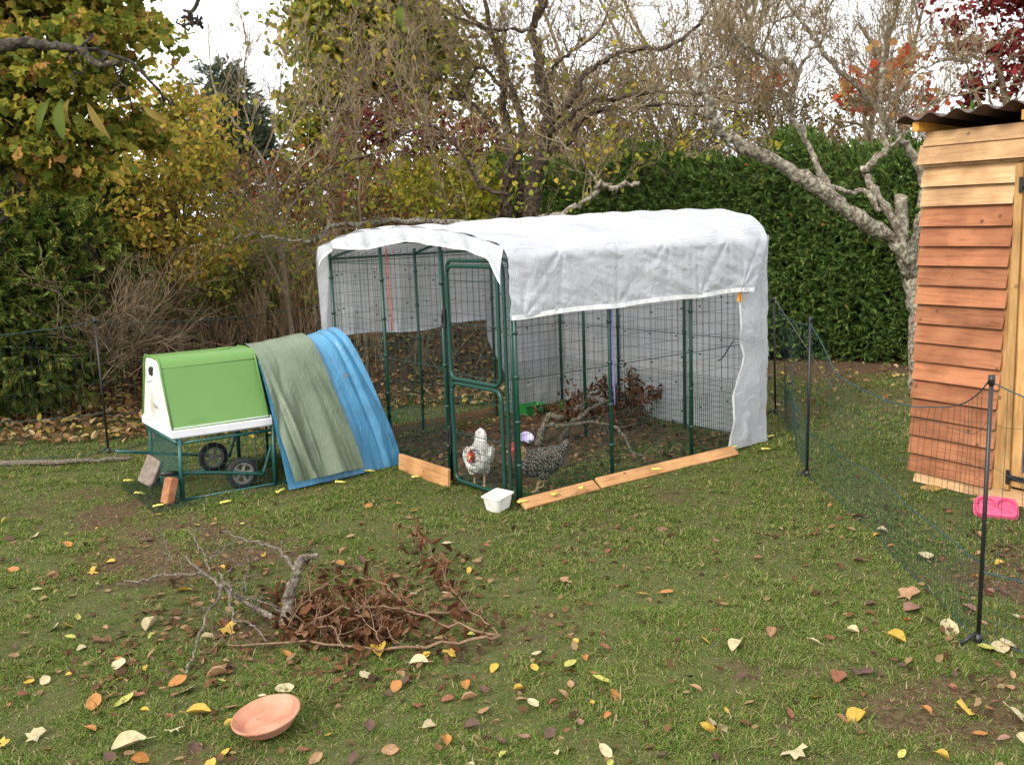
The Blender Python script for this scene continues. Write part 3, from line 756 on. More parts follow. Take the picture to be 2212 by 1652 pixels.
hm_ = MB(); hm_.box(CO(-.036, .425, .985), (.035, .05, .08), CAX, bev=.016); hm_.build('handle', m_black, endp)
wv = MB(); wv.ball(CO(-.020, .425, .935), (.012, .045, .075), CAX); wv.build('handle_recess', plain('recess_white', (.80, .80, .78), .4), endp, True)
# embossed lettering low on the shell
tcv = bpy.data.curves.new('lettering', 'FONT'); tcv.body = 'eglu'; tcv.size = .085; tcv.extrude = .0012
to = bpy.data.objects.new('lettering', tcv); C.objects.link(to)
bpy.context.view_layer.update()
tme = bpy.data.meshes.new_from_object(to.evaluated_get(bpy.context.evaluated_depsgraph_get()))
bpy.data.objects.remove(to)
sidev = nrm(np.array(CO(0, po[1][0], po[1][1])) - np.array(CO(0, po[0][0], po[0][1]))); outn = nrm(np.cross(CA, sidev))
tv = np.empty(len(tme.vertices) * 3, np.float32); tme.vertices.foreach_get('co', tv); tv = tv.reshape(-1, 3)
tbase = CO(.10, po[0][0], po[0][1]) + sidev * .035
tme.vertices.foreach_set('co', (tbase + tv[:, :1] * CA + tv[:, 1:2] * sidev + (tv[:, 2:3] + .0006) * outn - np.array(sh.location) - np.array(coop.location)).astype(np.float32).ravel())
tme.materials.clear(); tme.materials.append(m_lime); tme.update()
lo = bpy.data.objects.new('lettering', tme); C.objects.link(lo); lo.parent = sh
bt = MB(); bt.box(CO(.36, .425, .535), (.80, .885, .075), CAX, bev=.012); bt.box(CO(.36, .425, .578), (.78, .865, .012), CAX)
bt.build('base_tray', noise_mat('tray_white', [(.42, .38, .32), (.66, .66, .69), (.70, .70, .74)], 7, .45, .05, lo=.25, hi=.5), coop)
lg = [(0.0, .0), (0, .85), (.74, 0), (.74, .85)]
for s_, b_ in lg:
    MB().tube([CO(s_ + .02, b_, .50), CO(s_ + .005, b_ - .01, .25), CO(s_, b_ - .012 if b_ < .4 else b_ + .012, 0)], .018, 8).build('leg', m_teal, coop, True)
fm = MB()
fm.tube([CO(.0, 0, .47), CO(0, .85, .47)], .022, 8); fm.tube([CO(0, 0, .46), CO(.74, 0, .46)], .012, 8); fm.tube([CO(0, .85, .46), CO(.74, .85, .46)], .012, 8)
fm.build('frame', m_teal, coop, True)
lr = MB()
for b_ in (0, .85): lr.tube([CO(0, b_, .015), CO(1.8, b_, .015)], .012, 8)
lr.tube([CO(0, 0, .015), CO(0, .85, .015)], .012, 8)
ap = [(b_, z) for b_, z in prof(.0)]
for s_ in (1.0, 1.45):
    lr.tube([CO(s_, 0, .01)] + [CO(s_, .425 + (b_ - .425) * .9, z * .94) for b_, z in ap] + [CO(s_, .85, .01)], .012, 8)
lr.build('run_frame', m_teal, coop, True)
mw = plain('pale_teal_wire', (.025, .09, .08), .3, 0)
sm = MB()
for q in np.arange(.075, 1.8, .075): sm.tube([CO(q, -.004, .01), CO(q, -.004, .54)], .0021, 4, False)
for z in (.06, .14, .25, .36, .47, .535): sm.tube([CO(0, -.004, z), CO(1.8, -.004, z)], .0013, 3, False)
for q in np.arange(.075, 1.8, .075): sm.tube([CO(q, .854, .01), CO(q, .854, .54)], .0013, 3, False)
for z in np.arange(.03, .55, .05): sm.tube([CO(0, .854, z), CO(1.8, .854, z)], .0010, 3, False)
for q in np.arange(.03, .85, .028): sm.tube([CO(-.006, q, .0), CO(-.006, q, .54)], .0022, 3, False)
for z in np.arange(.03, .55, .045): sm.tube([CO(-.006, 0, z), CO(-.006, .85, z)], .0022, 3, False)
sm.build('run_mesh', mw, coop)
sk = MB()   # mesh skirt laid on the grass round the end
for q in np.arange(-.25, .86, .028): sk.tube([CO(-.006, q, .05), CO(-.14, q, .025), CO(-.27, q, .018)], .0018, 3, False)
for o_ in np.arange(.0, .28, .03): sk.tube([CO(-.006 - o_, -.25, .05 - .12 * o_), CO(-.006 - o_, .86, .05 - .12 * o_)], .0018, 3, False)
for q in np.arange(-.1, 1.75, .05): sk.tube([CO(q, -.006, .03), CO(q, -.25, .018)], .0010, 3, False)
for o_ in np.arange(.04, .26, .05): sk.tube([CO(-.1, -o_, .02), CO(1.75, -o_, .02)], .0010, 3, False)
sk.build('mesh_skirt', m_wire, coop)
# wheels on their cranked arms
for (px, b_, s_) in [(0, .06, .50), (1, .79, .50)]:
    c = CO(s_, b_, .135); axw = np.array([CA, (0, 0, 1), -CB])
    w = MB(); w.lathe([(.088, -.026), (.118, -.030), (.128, -.012), (.128, .012), (.118, .030), (.088, .026)], c, 32, axw)
    wo = thing('wheel', None, None, (0, 0, 0)); C.objects.unlink(wo); bpy.data.objects.remove(wo)
    ty = w.build('wheel', m_tyre, coop, True)
    h = MB(); h.lathe([(.090, -.018), (.090, .018), (.074, .020), (.074, -.020), (.090, -.018)], c, 28, axw); h.lathe([(.001, .03), (.022, .03), (.026, -.03), (.001, -.03)], c, 14, axw)
    for k in range(5):
        th = k * 2 * math.pi / 5; dr = CA * math.cos(th) + np.array([0, 0, math.sin(th)])
        h.box(c + dr * .05, (.06, .026, .02), np.array([dr, np.cross(CB, dr), CB]), bev=.003)
    h.build('hub', m_grey, ty)
    cr_ = MB(); yb = b_ + (-.045 if b_ < .4 else .045)
    cr_.tube(smooth_path([CO(-.14 if b_ < .4 else -.28, yb, .245 if b_ < .4 else .30), CO(.3, yb, .18), CO(.62, yb, .115), CO(.66, yb, .13), CO(.74, yb, .34)], 4), .013, 8)
    cr_.build('wheel_arm', m_teal, coop, True)
gh = MB(); gh.tube([CO(-.14, .0, .245), CO(-.02, .01, .23)], .019, 8); gh.build('grip', m_black, coop, True)

# ---- green tarpaulin over a blue one on the coop's low run
def tarp_mat(name, col, rough=.38, weave=.006):
    m, n, L, b = newmat(name)
    t = n.new('ShaderNodeTexCoord'); z = n.new('ShaderNodeTexNoise'); z.inputs['Scale'].default_value = 5; z.inputs['Detail'].default_value = 6
    r = ramp(n, [tuple(c * .82 for c in col), col, tuple(min(1, c * 1.12) for c in col)], lo=.35, hi=.65); L(t.outputs['Object'], z.inputs[0]); L(z.outputs[0], r.inputs[0]); L(r.outputs[0], b.inputs['Base Color'])
    b.inputs['Roughness'].default_value = rough; b.inputs['Specular IOR Level'].default_value = .5
    mp_ = n.new('ShaderNodeMapping'); mp_.inputs['Scale'].default_value = (1.5, 1.5, .5); mp_.inputs['Rotation'].default_value = (0, .3, .5)
    w = n.new('ShaderNodeTexNoise'); w.inputs['Scale'].default_value = 11; w.inputs['Detail'].default_value = 5; w.inputs['Distortion'].default_value = 1.6
    L(t.outputs['Object'], mp_.inputs[0]); L(mp_.outputs[0], w.inputs[0])
    u = n.new('ShaderNodeBump'); u.inputs['Strength'].default_value = .28; u.inputs['Distance'].default_value = .03; L(w.outputs[0], u.inputs['Height']); L(u.outputs[0], b.inputs['Normal'])
    return m
m_gt = tarp_mat('green_tarpaulin', (.120, .155, .098)); m_bt = tarp_mat('blue_tarpaulin', (.058, .215, .37))
TPROF = smooth_path([(-.27, .015, 0), (-.16, .30, 0), (-.02, .64, 0), (.14, .98, 0), (.25, 1.09, 0), (.42, 1.13, 0), (.60, 1.08, 0), (.71, .98, 0), (.86, .62, 0), (1.0, .30, 0)], 9)[:, :2]
def tarp(sl, sr, lift, foldf, cut=0.0, ns_=80):
    """sl, sr: the left and right edge as functions of height share h (0 at the ground, 1 at the ridge)"""
    m_ = len(TPROF); kr = m_ // 2 + 2; V = np.zeros((ns_, m_, 3)); hh = np.clip(TPROF[:, 1] / 1.12, 0, 1)
    nrmv = np.gradient(TPROF, axis=0); nrmv = np.stack([-nrmv[:, 1], nrmv[:, 0]], 1); nrmv /= np.linalg.norm(nrmv, axis=1)[:, None]
    for i in range(ns_):
        a = i / (ns_ - 1)
        for k in range(m_):
            h = hh[k]; s_ = sl(h) + (sr(h) - sl(h)) * a; w = 1 - h
            f = lift + foldf(a, h, s_, k < m_ / 2)
            shrink = 1 - (.22 * (s_ - .75)) * w if k < m_ / 2 else 1
            b_, z = TPROF[k]; b_ = .42 + (b_ - .42) * shrink
            z = z + (.125 * max(0, s_ - .8) - .055) * max(0, h - .6) / .4
            V[i, k] = CO(s_, b_ + nrmv[k, 0] * f, max(.008 + lift, z + nrmv[k, 1] * f + cut * (w ** 4)))
    return V
def rid(x, y, seed): return 2 * abs(float(fbm(np.array([x]), np.array([y]), 1.0, seed, 2)[0]) - .5)
def fold_g(a, h, s_, front):
    """slack creases, drawn together at the two pegged corners"""
    w = 1 - h; f = .006 + (.006 + .065 * w) * rid(a * 4.5 + (.5 - a) * w * 2.2, h * .9, 5) * 1.7 + (.002 + .006 * w) * rid(a * 15 + h, h * 2.2, 6)
    f += .055 * w * math.exp(-((a - .30 + .20 * h) / .055) ** 2) + .030 * w * math.exp(-((a - .68 + .1 * h) / .08) ** 2) - .03 * w * math.exp(-((a - .20 + .14 * h) / .04) ** 2)
    return f
def fold_b(a, h, s_, front):
    return float(sstep(1.14, 1.46, s_)) * (.012 + (.012 + .045 * (1 - h)) * rid(a * 9, h * 1.0 + 3, 7) * 1.6 + .006 * rid(a * 25 + h * 2, h * 3, 8))
tw = thing('blue_tarpaulin', 'bright blue tarpaulin hanging over the low run next to the tall run', 'tarpaulin', CO(1.3, .42))
MB().grid(tarp(lambda h: .738 + .01 * (1 - h), lambda h: 1.82 - .30 * h ** 1.3, .006, fold_b, 0, 130)).build('sheet', m_bt, tw, True)
gr = MB(); p_ = CO(1.38, -.02, .84) ; gr.lathe([(.008, 0), (.018, 0), (.018, .006), (.008, .006), (.008, 0)], p_ - CB * .035, 14, np.array([CA, (0, 0, 1), -CB])); gr.build('eyelet', plain('eyelet_metal', (.7, .7, .7), .3, metal=1), tw)
tg = thing('green_tarpaulin', 'faded green tarpaulin folded over the middle of the coop run', 'tarpaulin', CO(1.0, .42))
MB().grid(tarp(lambda h: .745 + .025 * (1 - h) - .02 * h, lambda h: 1.42 - .20 * h, .040, fold_g, .045, 150)).build('sheet', m_gt, tg, True)

# ---- slab and brick against the coop end
def block(name, base, size, ax, mat, label, cat):
    ax = np.array([nrm(a) for a in ax]); mb = MB().box((0, 0, 0), size, ax, bev=.006); o = bpy.data.objects.new(name, mb.mesh(name, mat)); C.objects.link(o)
    lowest = min(v.co.z for v in o.data.vertices); o.location = (base[0], base[1], -lowest + .005 + float(gz(base[0], base[1]))); return tag(o, label, cat)
m_conc = noise_mat('weathered_concrete', [(.16, .125, .10), (.27, .215, .175)], 22, .9, .5)
m_brick = noise_mat('orange_brick', [(.25, .095, .04), (.42, .19, .09)], 18, .9, .5)
b0 = G(308, 1055)
ln = nrm((.80, -.50, -.30)); upx = nrm(np.array([.25, .25, 1]))
up_ = nrm(upx - ln * (upx @ ln)); block('paving_slab', b0 + CA * .08 + CB * .02, (.17, .235, .04), [ln, up_, np.cross(ln, up_)], m_conc, 'grey square concrete slab leaning against the mesh at the coop end', 'slab')
b0 = G(363, 1090); ln = nrm(CB * .97 - CA * .2); up_ = nrm(np.array([0, 0, 1]) + CA * .32); up_ = nrm(up_ - ln * (ln @ up_))
block('brick', b0 + CA * .02, (.105, .205, .065), [ln, up_, np.cross(ln, up_)], m_brick, 'orange brick standing on end against the near coop corner', 'brick')

# ================================================================== hens
def solid(mb, vox, name, it=2):
    """fuse overlapping shapes to one continuous skin"""
    o = bpy.data.objects.new(name, mb.mesh(name, [])); o.data.materials.clear(); C.objects.link(o)
    r_ = o.modifiers.new('r', 'REMESH'); r_.mode = 'VOXEL'; r_.voxel_size = vox
    sm_ = o.modifiers.new('s', 'SMOOTH'); sm_.iterations = it; sm_.factor = .5
    bpy.context.view_layer.update()
    me = bpy.data.meshes.new_from_object(o.evaluated_get(bpy.context.evaluated_depsgraph_get())); bpy.data.objects.remove(o)
    for p in me.polygons: p.use_smooth = True
    return me
m_red = noise_mat('comb_red', [(.42, .035, .025), (.58, .06, .04)], 60, .5, .3)
m_leg = noise_mat('hen_leg', [(.42, .27, .13), (.55, .38, .20)], 80, .6, .3)
m_eye = plain('hen_eye', (.02, .012, .008), .15)
m_beak = plain('hen_beak', (.42, .28, .12), .45)
def feather_mat(kind):
    m, n, L, b = newmat(kind)
    t = n.new('ShaderNodeTexCoord')
    v = n.new('ShaderNodeTexVoronoi'); v.inputs['Scale'].default_value = 42; mp_ = n.new('ShaderNodeMapping'); mp_.inputs['Scale'].default_value = (.6, 1, 1)
    L(t.outputs['Object'], mp_.inputs[0]); L(mp_.outputs[0], v.inputs[0])
    if kind == 'barred_feathers':
        w = n.new('ShaderNodeTexWave'); w.inputs['Scale'].default_value = 16; w.inputs['Distortion'].default_value = 9; w.inputs['Detail'].default_value = 3; w.inputs['Detail Scale'].default_value = 3
        w.bands_direction = 'DIAGONAL'; L(t.outputs['Object'], w.inputs[0])
        r = ramp(n, [(.022, .018, .016), (.06, .05, .042), (.20, .17, .135)], lo=.25, hi=.8); L(w.outputs['Color'], r.inputs[0]); L(r.outputs[0], b.inputs['Base Color'])
    elif kind == 'gold_hackle':
        z = n.new('ShaderNodeTexNoise'); z.inputs['Scale'].default_value = 60; z.inputs['Detail'].default_value = 6; L(mp_.outputs[0], z.inputs[0])
        r = ramp(n, [(.05, .036, .02), (.20, .14, .07), (.34, .26, .13)], lo=.3, hi=.7); L(z.outputs[0], r.inputs[0]); L(r.outputs[0], b.inputs['Base Color'])
    elif kind == 'dark_hackle':
        r = ramp(n, [(.02, .02, .024), (.10, .10, .11), (.55, .54, .5)], lo=.1, hi=.75); L(v.outputs['Distance'], r.inputs[0]); L(r.outputs[0], b.inputs['Base Color'])
    else:
        z = n.new('ShaderNodeTexNoise'); z.inputs['Scale'].default_value = 26; z.inputs['Detail'].default_value = 5; L(t.outputs['Object'], z.inputs[0])
        r = ramp(n, [(.30, .29, .27), (.52, .50, .43), (.68, .67, .64)], lo=.34, hi=.58); L(z.outputs[0], r.inputs[0]); L(r.outputs[0], b.inputs['Base Color'])
    u = n.new('ShaderNodeBump'); u.inputs['Strength'].default_value = .8; u.inputs['Distance'].default_value = .008; L(v.outputs['Distance'], u.inputs['Height']); L(u.outputs[0], b.inputs['Normal'])
    b.inputs['Roughness'].default_value = .8; b.inputs['Specular IOR Level'].default_value = .2
    return m
def hen(label, loc, face, scale, head, mats, tail=(-.235, .385), step=(.035, -.03)):
    """head: (x, y, z) of the head in the hen's own frame; x forward"""
    t = thing('hen', label, 'hen', loc, 'hens in the run')
    f = nrm(np.array([face[0], face[1], 0])); AX = np.array([f, np.cross((0, 0, 1), f), (0, 0, 1)]) * scale
    P = lambda *p: np.asarray(loc) + np.array(p) @ AX
    B = lambda mb, c, r, R3=np.eye(3): mb.ball(P(*c), r, R3 @ AX, 18, 12)
    ry = lambda a: np.array([(math.cos(a), 0, math.sin(a)), (0, 1, 0), (-math.sin(a), 0, math.cos(a))])
    mb = MB()
    B(mb, (-.02, 0, .225), (.150, .108, .105), ry(.10)); B(mb, (.07, 0, .215), (.100, .098, .108)); B(mb, (-.10, 0, .245), (.105, .084, .085), ry(-.5))
    for s_ in (1, -1): B(mb, (-.03, .096 * s_, .235), (.115, .022, .065), ry(-.12)); B(mb, (-.005, .045 * s_, .145), (.060, .046, .075))
    B(mb, (-.05, 0, .17), (.10, .06, .06))
    hx, hy, hz = head; neck = smooth_path([(.10, 0, .25), (.10 + (hx - .10) * .45, hy * .4, .25 + (hz - .25) * .62 + .012), (hx - .012, hy, hz)], 6)
    mb.tube([P(*p) for p in neck], np.linspace(.066, .027, len(neck)) * scale, 14); B(mb, (hx, hy, hz), (.036, .026, .029))
    tl_ = np.array(tail); b0_ = np.array([-.13, .27])
    for sp in (-.9, -.45, 0, .45, .9):
        e_ = (tl_[0] * (1 - .05 * abs(sp)), sp * .030, tl_[1] - .022 * abs(sp))
        mid = ((b0_[0] + e_[0]) / 2 - .012, sp * .026, (b0_[1] + e_[2]) / 2 - .004)
        pts = smooth_path([(-.10, sp * .02, .245), mid, e_], 5); mb.tube([P(*p) for p in pts], np.array([.030, .032, .033, .033, .032, .031, .029, .026, .023, .019, .012][:len(pts)]) * scale, 8)
    for i, s_ in enumerate((1, -1)):
        fx = step[i]; kn = (.0 + fx * .2, .043 * s_, .10); an = (fx - .012, .045 * s_, .055); ft = (fx, .046 * s_, .012)
        mb.tube([P(*kn), P(*an), P(*ft)], np.array([.017, .0095, .0095]) * scale, 8)
        for a_ in (-.45, 0, .45, math.pi): mb.tube([P(*ft), P(ft[0] + .045 * math.cos(a_) * (.6 if a_ > 3 else 1), ft[1] + .045 * math.sin(a_), .008)], np.array([.0085, .0055]) * scale, 6)
    me = solid(mb, .0065 * scale, 'body')
    for m_ in mats: me.materials.append(m_)
    inv = np.linalg.inv(AX)
    for p in me.polygons:
        q = (np.array(p.center) - np.asarray(loc)) @ inv
        dh = np.linalg.norm(q - (hx + .006, hy, hz))
        k = 0
        if q[2] < .098 and abs(q[1]) > .02: k = 3
        elif dh < .034 and q[0] > hx - .012: k = 2
        elif np.linalg.norm(q - np.array([.10 + (hx - .10) * .62, hy * .62, .25 + (hz - .25) * .62])) < .066: k = 1
        elif q[0] < -.165 and q[2] > tail[1] - .055: k = 4
        p.material_index = k
    me.transform(Matrix.Translation(-Vector(loc)))
    body = bpy.data.objects.new('body', me); C.objects.link(body); body.parent = t
    cm = MB()
    for k, (dx, h_) in enumerate([(.030, .016), (.018, .026), (.004, .029), (-.010, .024), (-.020, .013)]):
        cm.ball(P(hx + dx, hy, hz + .026 + h_ * .35), (.010, .0055, h_), AX, 8, 6)
    cm.build('comb', m_red, t, True)
    wt = MB()
    for s_ in (1, -1): wt.ball(P(hx + .020, hy + .011 * s_, hz - .034), (.011, .006, .021), AX, 8, 6)
    wt.build('wattles', m_red, t, True)
    MB().tube([P(hx + .028, hy, hz + .002), P(hx + .045, hy, hz - .002), P(hx + .058, hy, hz - .012)], np.array([.012, .008, .002]) * scale, 8).build('beak', m_beak, t, True)
    for s_ in (1, -1): MB().ball(P(hx + .012, hy + .024 * s_, hz + .006), .0055, AX, 8, 6).build('eye', m_eye, t, True)
    wg = [(-.03, .235), ]
    for s_ in (1, -1):
        w_ = MB()
        for k in range(5):
            w_.ball(P(-.065 - .018 * k, (.106 - .006 * k) * s_, .245 - .012 * k + .004), (.085 - .006 * k, .013, .020), ry(-.18 - .05 * k) @ AX, 12, 7)
        w_.ball(P(.02, .103 * s_, .25), (.055, .018, .048), ry(-.2) @ AX, 12, 8)
        w_.build('wing', mats[5 if len(mats) > 5 else 0], t, True)
    return t
mw_f, mb_f, dk, gd = feather_mat('white_feathers'), feather_mat('barred_feathers'), feather_mat('dark_hackle'), feather_mat('gold_hackle')
m_btail = plain('black_tail_feathers', (.02, .022, .026), .6, .2)
hen('white hen with dark neck feathers and red comb stooping behind the run door', tuple(G(1036, 1046)), (-.12, -.99), 1.0, (.165, -.035, .275), [mw_f, dk, m_red, m_leg, m_btail, mw_f], tail=(-.165, .425), step=(.04, -.04))
hen('speckled grey barred hen with gold neck facing the front corner post', tuple(G(1168, 1058)), (-.95, -.30), 1.03, (.195, -.01, .325), [mb_f, gd, m_red, m_leg, mb_f, mb_f], tail=(-.225, .37), step=(.05, -.035))

# ================================================================== bowls, tub, saucer
def open_tub(name, base, w0, w1, d0_, d1_, h, rot, mat, label, cat, th=.006, tilt=None):
    mb = MB()
    def ring(w, d, z, r_=.012):
        w, d = w / 2, d / 2; return [(-w + r_, -d, z), (w - r_, -d, z), (w, -d + r_, z), (w, d - r_, z), (w - r_, d, z), (-w + r_, d, z), (-w, d - r_, z), (-w, -d + r_, z)]
    R = [ring(w0, d0_, 0), ring(w1, d1_, h), ring(w1 + .018, d1_ + .018, h), ring(w1 + .018, d1_ + .018, h + .006), ring(w1 - th, d1_ - th, h + .006), ring(w0 - th, d0_ - th, th)]
    V = np.array(R).reshape(-1, 3); F = [(k * 8 + i, k * 8 + (i + 1) % 8, k * 8 + 8 + (i + 1) % 8, k * 8 + 8 + i) for k in range(5) for i in range(8)]
    mb.add(V, [np.array(F), np.arange(8)[::-1][None], (np.arange(8) + 40)[None]])
    o = bpy.data.objects.new(name, mb.mesh(name, mat)); C.objects.link(o); o.location = (base[0], base[1], float(gz(base[0], base[1])) + .008 + (base[2] if len(base) > 2 else 0)); o.rotation_euler = tilt or (0, 0, rot)
    return tag(o, label, cat)
open_tub('plastic_tub', G(1076, 1098), .15, .185, .115, .145, .105, .62, noise_mat('scuffed_white_plastic', [(.62, .58, .50), (.80, .79, .75)], 9, .45, .05, lo=.3, hi=.5), 'small square white plastic tub on the grass by the run corner', 'tub', tilt=(rad(3), rad(-5), .95))
m_gb = plain('bright_green_plastic', (.02, .20, .035), .35)
open_tub('feed_trough', G(1149, 893), .22, .27, .13, .17, .105, .55, m_gb, 'larger bright green trough at the back of the run', 'trough')
open_tub('feed_trough', RUN(2.60, 2.42), .18, .24, .12, .16, .10, .9, m_gb, 'smaller bright green trough partly behind the branch leaves', 'trough')
dish = thing('drinker_dish', 'pink dish with lilac rim tipped up beside the run branch', 'dish', G(1138, 962))
dax = np.array([nrm((.9, .2, -.05)), nrm((-.1, .75, .62)), np.cross(nrm((.9, .2, -.05)), nrm((-.1, .75, .62)))])
dc = G(1138, 962) + np.array([0, 0, .075])
MB().lathe([(.001, -.04), (.045, -.04), (.060, .0), (.063, .006)], dc, 24, dax).build('bowl', plain('pink_plastic', (.48, .13, .20), .4), dish, True)
MB().lathe([(.063, .006), (.069, .008), (.067, .014), (.056, .010), (.04, -.016), (.001, -.018)], dc, 24, dax).build('rim', plain('lilac_plastic', (.55, .48, .72), .35), dish, True)
sc = G(582, 1580)
sau = MB(); ax_s = np.array(Matrix.Rotation(rad(-8), 3, 'Y') @ Matrix.Rotation(rad(5), 3, 'X')).T
for pr_ in ([(.001, .0), (.108, .0)], [(.108, .0), (.150, .050)], [(.150, .050), (.154, .052), (.155, .061), (.149, .063)], [(.149, .063), (.140, .054), (.110, .014)], [(.110, .014), (.106, .011), (.001, .009)]): sau.lathe(pr_, (0, 0, 0), 64, ax_s)
m_ter = noise_mat('terracotta', [(.30, .125, .075), (.46, .21, .13), (.52, .26, .18)], 7, .8, .25, bscale=90, spec=.2)
so_ = bpy.data.objects.new('plant_saucer', sau.mesh('plant_saucer', m_ter, smooth=True)); C.objects.link(so_); so_.scale = (.93,) * 3; so_.location = (sc[0], sc[1], .035 + float(gz(sc[0], sc[1])))
tag(so_, 'round terracotta plant saucer tilted on the grass in the foreground', 'saucer')
# pink double bowl propped on the shed foot
pb = G(2160, 1122)
m_pk = noise_mat('pink_silicone', [(.52, .065, .14), (.60, .085, .18)], 6, .4, .05)
W_, D_, ng = .275, .170, 70
xx = np.linspace(-1, 1, ng); yy = np.linspace(-1, 1, 40); XX, YY = np.meshgrid(xx, yy, indexing='ij')
ex = np.sign(XX) * np.abs(XX) ** 1.0; rr = .35
# squircle plan
sq = np.sqrt(np.maximum(1e-6, 1 - .5 * YY ** 4 * .55)); px_ = ex * W_ / 2 * sq; py_ = YY * D_ / 2 * np.sqrt(1 - .5 * XX ** 4 * .55)
ed = np.maximum(np.abs(XX), np.abs(YY))
zz_ = .042 * (1 - sstep(.86, 1.0, ed)) + .012 * 0
for cx_ in (-.062, .062):
    dd_ = np.hypot(px_ - cx_, py_ - .006); zz_ = np.minimum(zz_, .042 - .036 * (1 - sstep(.053, .059, dd_)))
zz_ = np.maximum(zz_, .004)
pbm = MB().grid(np.stack([px_, py_, zz_], -1)); pbm.grid(np.stack([px_, py_, zz_ * 0], -1), True)
po_ = bpy.data.objects.new('double_bowl', pbm.mesh('double_bowl', m_pk, smooth=True)); C.objects.link(po_)
po_.rotation_euler = (rad(40), rad(3), rad(-20)); po_.location = (pb[0] + .0, pb[1] + .06, .056)
tag(po_, 'bright pink double pet bowl propped against the foot of the shed', 'bowl')

# ================================================================== wooden shed
SL = np.array([3.01, 7.25, 0]); SW = nrm((.521, -.853, 0)); SN = nrm((-.853, -.521, 0)); SAX = np.array([SW, SN, (0, 0, 1)])
def SH(t, o=0.0, z=0.0): return SL + SW * t + SN * o + np.array([0, 0, z])
shed = thing('wooden_shed', 'tall narrow wooden shed clad in overlapping orange boards', 'shed', SL)
m_ced = wood_mat('cedar_board', (.37, .148, .068), (.235, .085, .036)); m_yel = wood_mat('fresh_pine_board', (.54, .335, .170), (.41, .225, .10)); m_ply = wood_mat('door_plywood', (.50, .29, .11), (.38, .20, .07), axis=2)
ZE = np.array([0, 0, 1.0])
def board(t0, t1, z0, z1, off, mat, name='board', lab=None, skew=0.0, th=.018):
    """lap board: top edge tucked in, bottom edge standing out"""
    o0, o1 = off + .042, off + .004
    q = [SH(t0, o0, z0), SH(t1, o0, z0 - skew), SH(t1, o1, z1 - skew), SH(t0, o1, z1)]
    qi = [p - SN * th for p in q]
    mb = MB().add(q + qi, np.array([(0, 1, 2, 3), (4, 7, 6, 5), (0, 4, 5, 1), (1, 5, 6, 2), (2, 6, 7, 3), (3, 7, 4, 0)]))
    # own origin and axes so the grain runs along the board
    o = bpy.data.objects.new(name, None); bpy.data.objects.remove(o)
    V = np.concatenate(mb.V); loc = SH((t0 + t1) / 2, off, (z0 + z1) / 2); mb.V = [(V - loc) @ SAX.T]; mb.n = len(V)
    o = bpy.data.objects.new(name, mb.mesh(name, mat)); C.objects.link(o); o.parent = shed
    ml = Matrix([(SW[0], SN[0], 0, loc[0] - SL[0]), (SW[1], SN[1], 0, loc[1] - SL[1]), (SW[2], SN[2], 1, loc[2]), (0, 0, 0, 1)]); o.matrix_local = ml
    if lab: o['label'] = lab
    return o
TW = 1.62    # width of this wall
core = MB(); core.box(SH(TW / 2, -.62, 1.29), (TW - .04, 1.2, 2.46), SAX); core.build('carcass', plain('shed_inside', (.05, .035, .02), .9), shed)
zs = [2.335] + [2.335 - .006 - .1395 * k for k in range(1, 17)]
for k in range(16):
    tb = .715 - .0052 * k; tl_ = .012 - .0030 * k
    board(tl_ + rng.uniform(-.006, .004), tb + rng.uniform(-.006, .006), zs[k + 1], zs[k] + .012, .0, m_yel if k < 2 else m_ced, skew=rng.uniform(-.003, .003))
board(.02, TW, .02, .115, .0, m_yel, 'base_board'); 
board(.03, TW, 2.47, 2.57, .020, m_yel, 'top_board'); board(.0, TW, 2.345, 2.48, .040, m_yel, 'top_board')
bx = MB(); bx.box(SH(TW / 2, .022, 2.335), (TW, .03, .022), SAX); bx.build('trim', m_yel, shed)
for t_ in (.742, 1.50):
    bx = MB(); bx.box(SH(t_, .012, 1.21), (.055, .05, 2.2), SAX, bev=.003); bx.build('door_post', m_ply, shed)
dr = MB(); dr.box(SH(1.122, .004, 1.22), (.70, .03, 2.16), SAX); drr = dr.build('door', m_ply, shed)
for (t0, t1, z0, z1, nm) in [(.787, .852, .14, 2.30, 'stile'), (1.392, 1.457, .14, 2.30, 'stile'), (.852, 1.392, .14, .24, 'rail'), (.852, 1.392, 1.02, 1.12, 'rail'), (.852, 1.392, 2.2, 2.30, 'rail')]:
    MB().box(SH((t0 + t1) / 2, .026, (z0 + z1) / 2), (t1 - t0, .016, z1 - z0), SAX, bev=.003).build(nm, m_ply, drr)
m_blue = noise_mat('blue_pane', [(.015, .03, .10), (.03, .09, .34), (.08, .16, .38)], 4, .12, 0); m_dk = plain('dark_pane', (.02, .02, .022), .15)  # blue mottling stands in for reflections in the lower glass
MB().box(SH(1.122, .021, .56), (.53, .006, .62), SAX).build('window_pane', m_blue, drr)
MB().box(SH(1.122, .0215, .915), (.53, .006, .09), SAX).build('window_bar', m_yel, drr)
MB().box(SH(1.122, .021, 1.66), (.53, .006, 1.06), SAX).build('window_pane', m_dk, drr)
for z_ in (.205, 2.17):
    hg = MB(); hg.box(SH(.765, .046, z_), (.025, .012, .10), SAX, bev=.003); hg.box(SH(.90, .046, z_), (.26, .010, .034), SAX, bev=.003)
    for q in (.06, .13, .2): hg.ball(SH(.77 + q, .053, z_), .006, n=8, m=6)
    hg.build('hinge', m_black, drr)
for k, t_ in enumerate((.02, .82, 1.55)):
    bx = MB(); bx.box(SH(t_ + .02, -.55, 2.605), (.05, 1.42, .065), SAX, bev=.003); bx.build('rafter', wood_mat('rafter_wood', (.55, .27, .05), (.42, .19, .03), axis=1), shed)
rf = MB(); tt = np.linspace(-.10, TW + .16, 190); oo = np.linspace(.20, -1.32, 8)
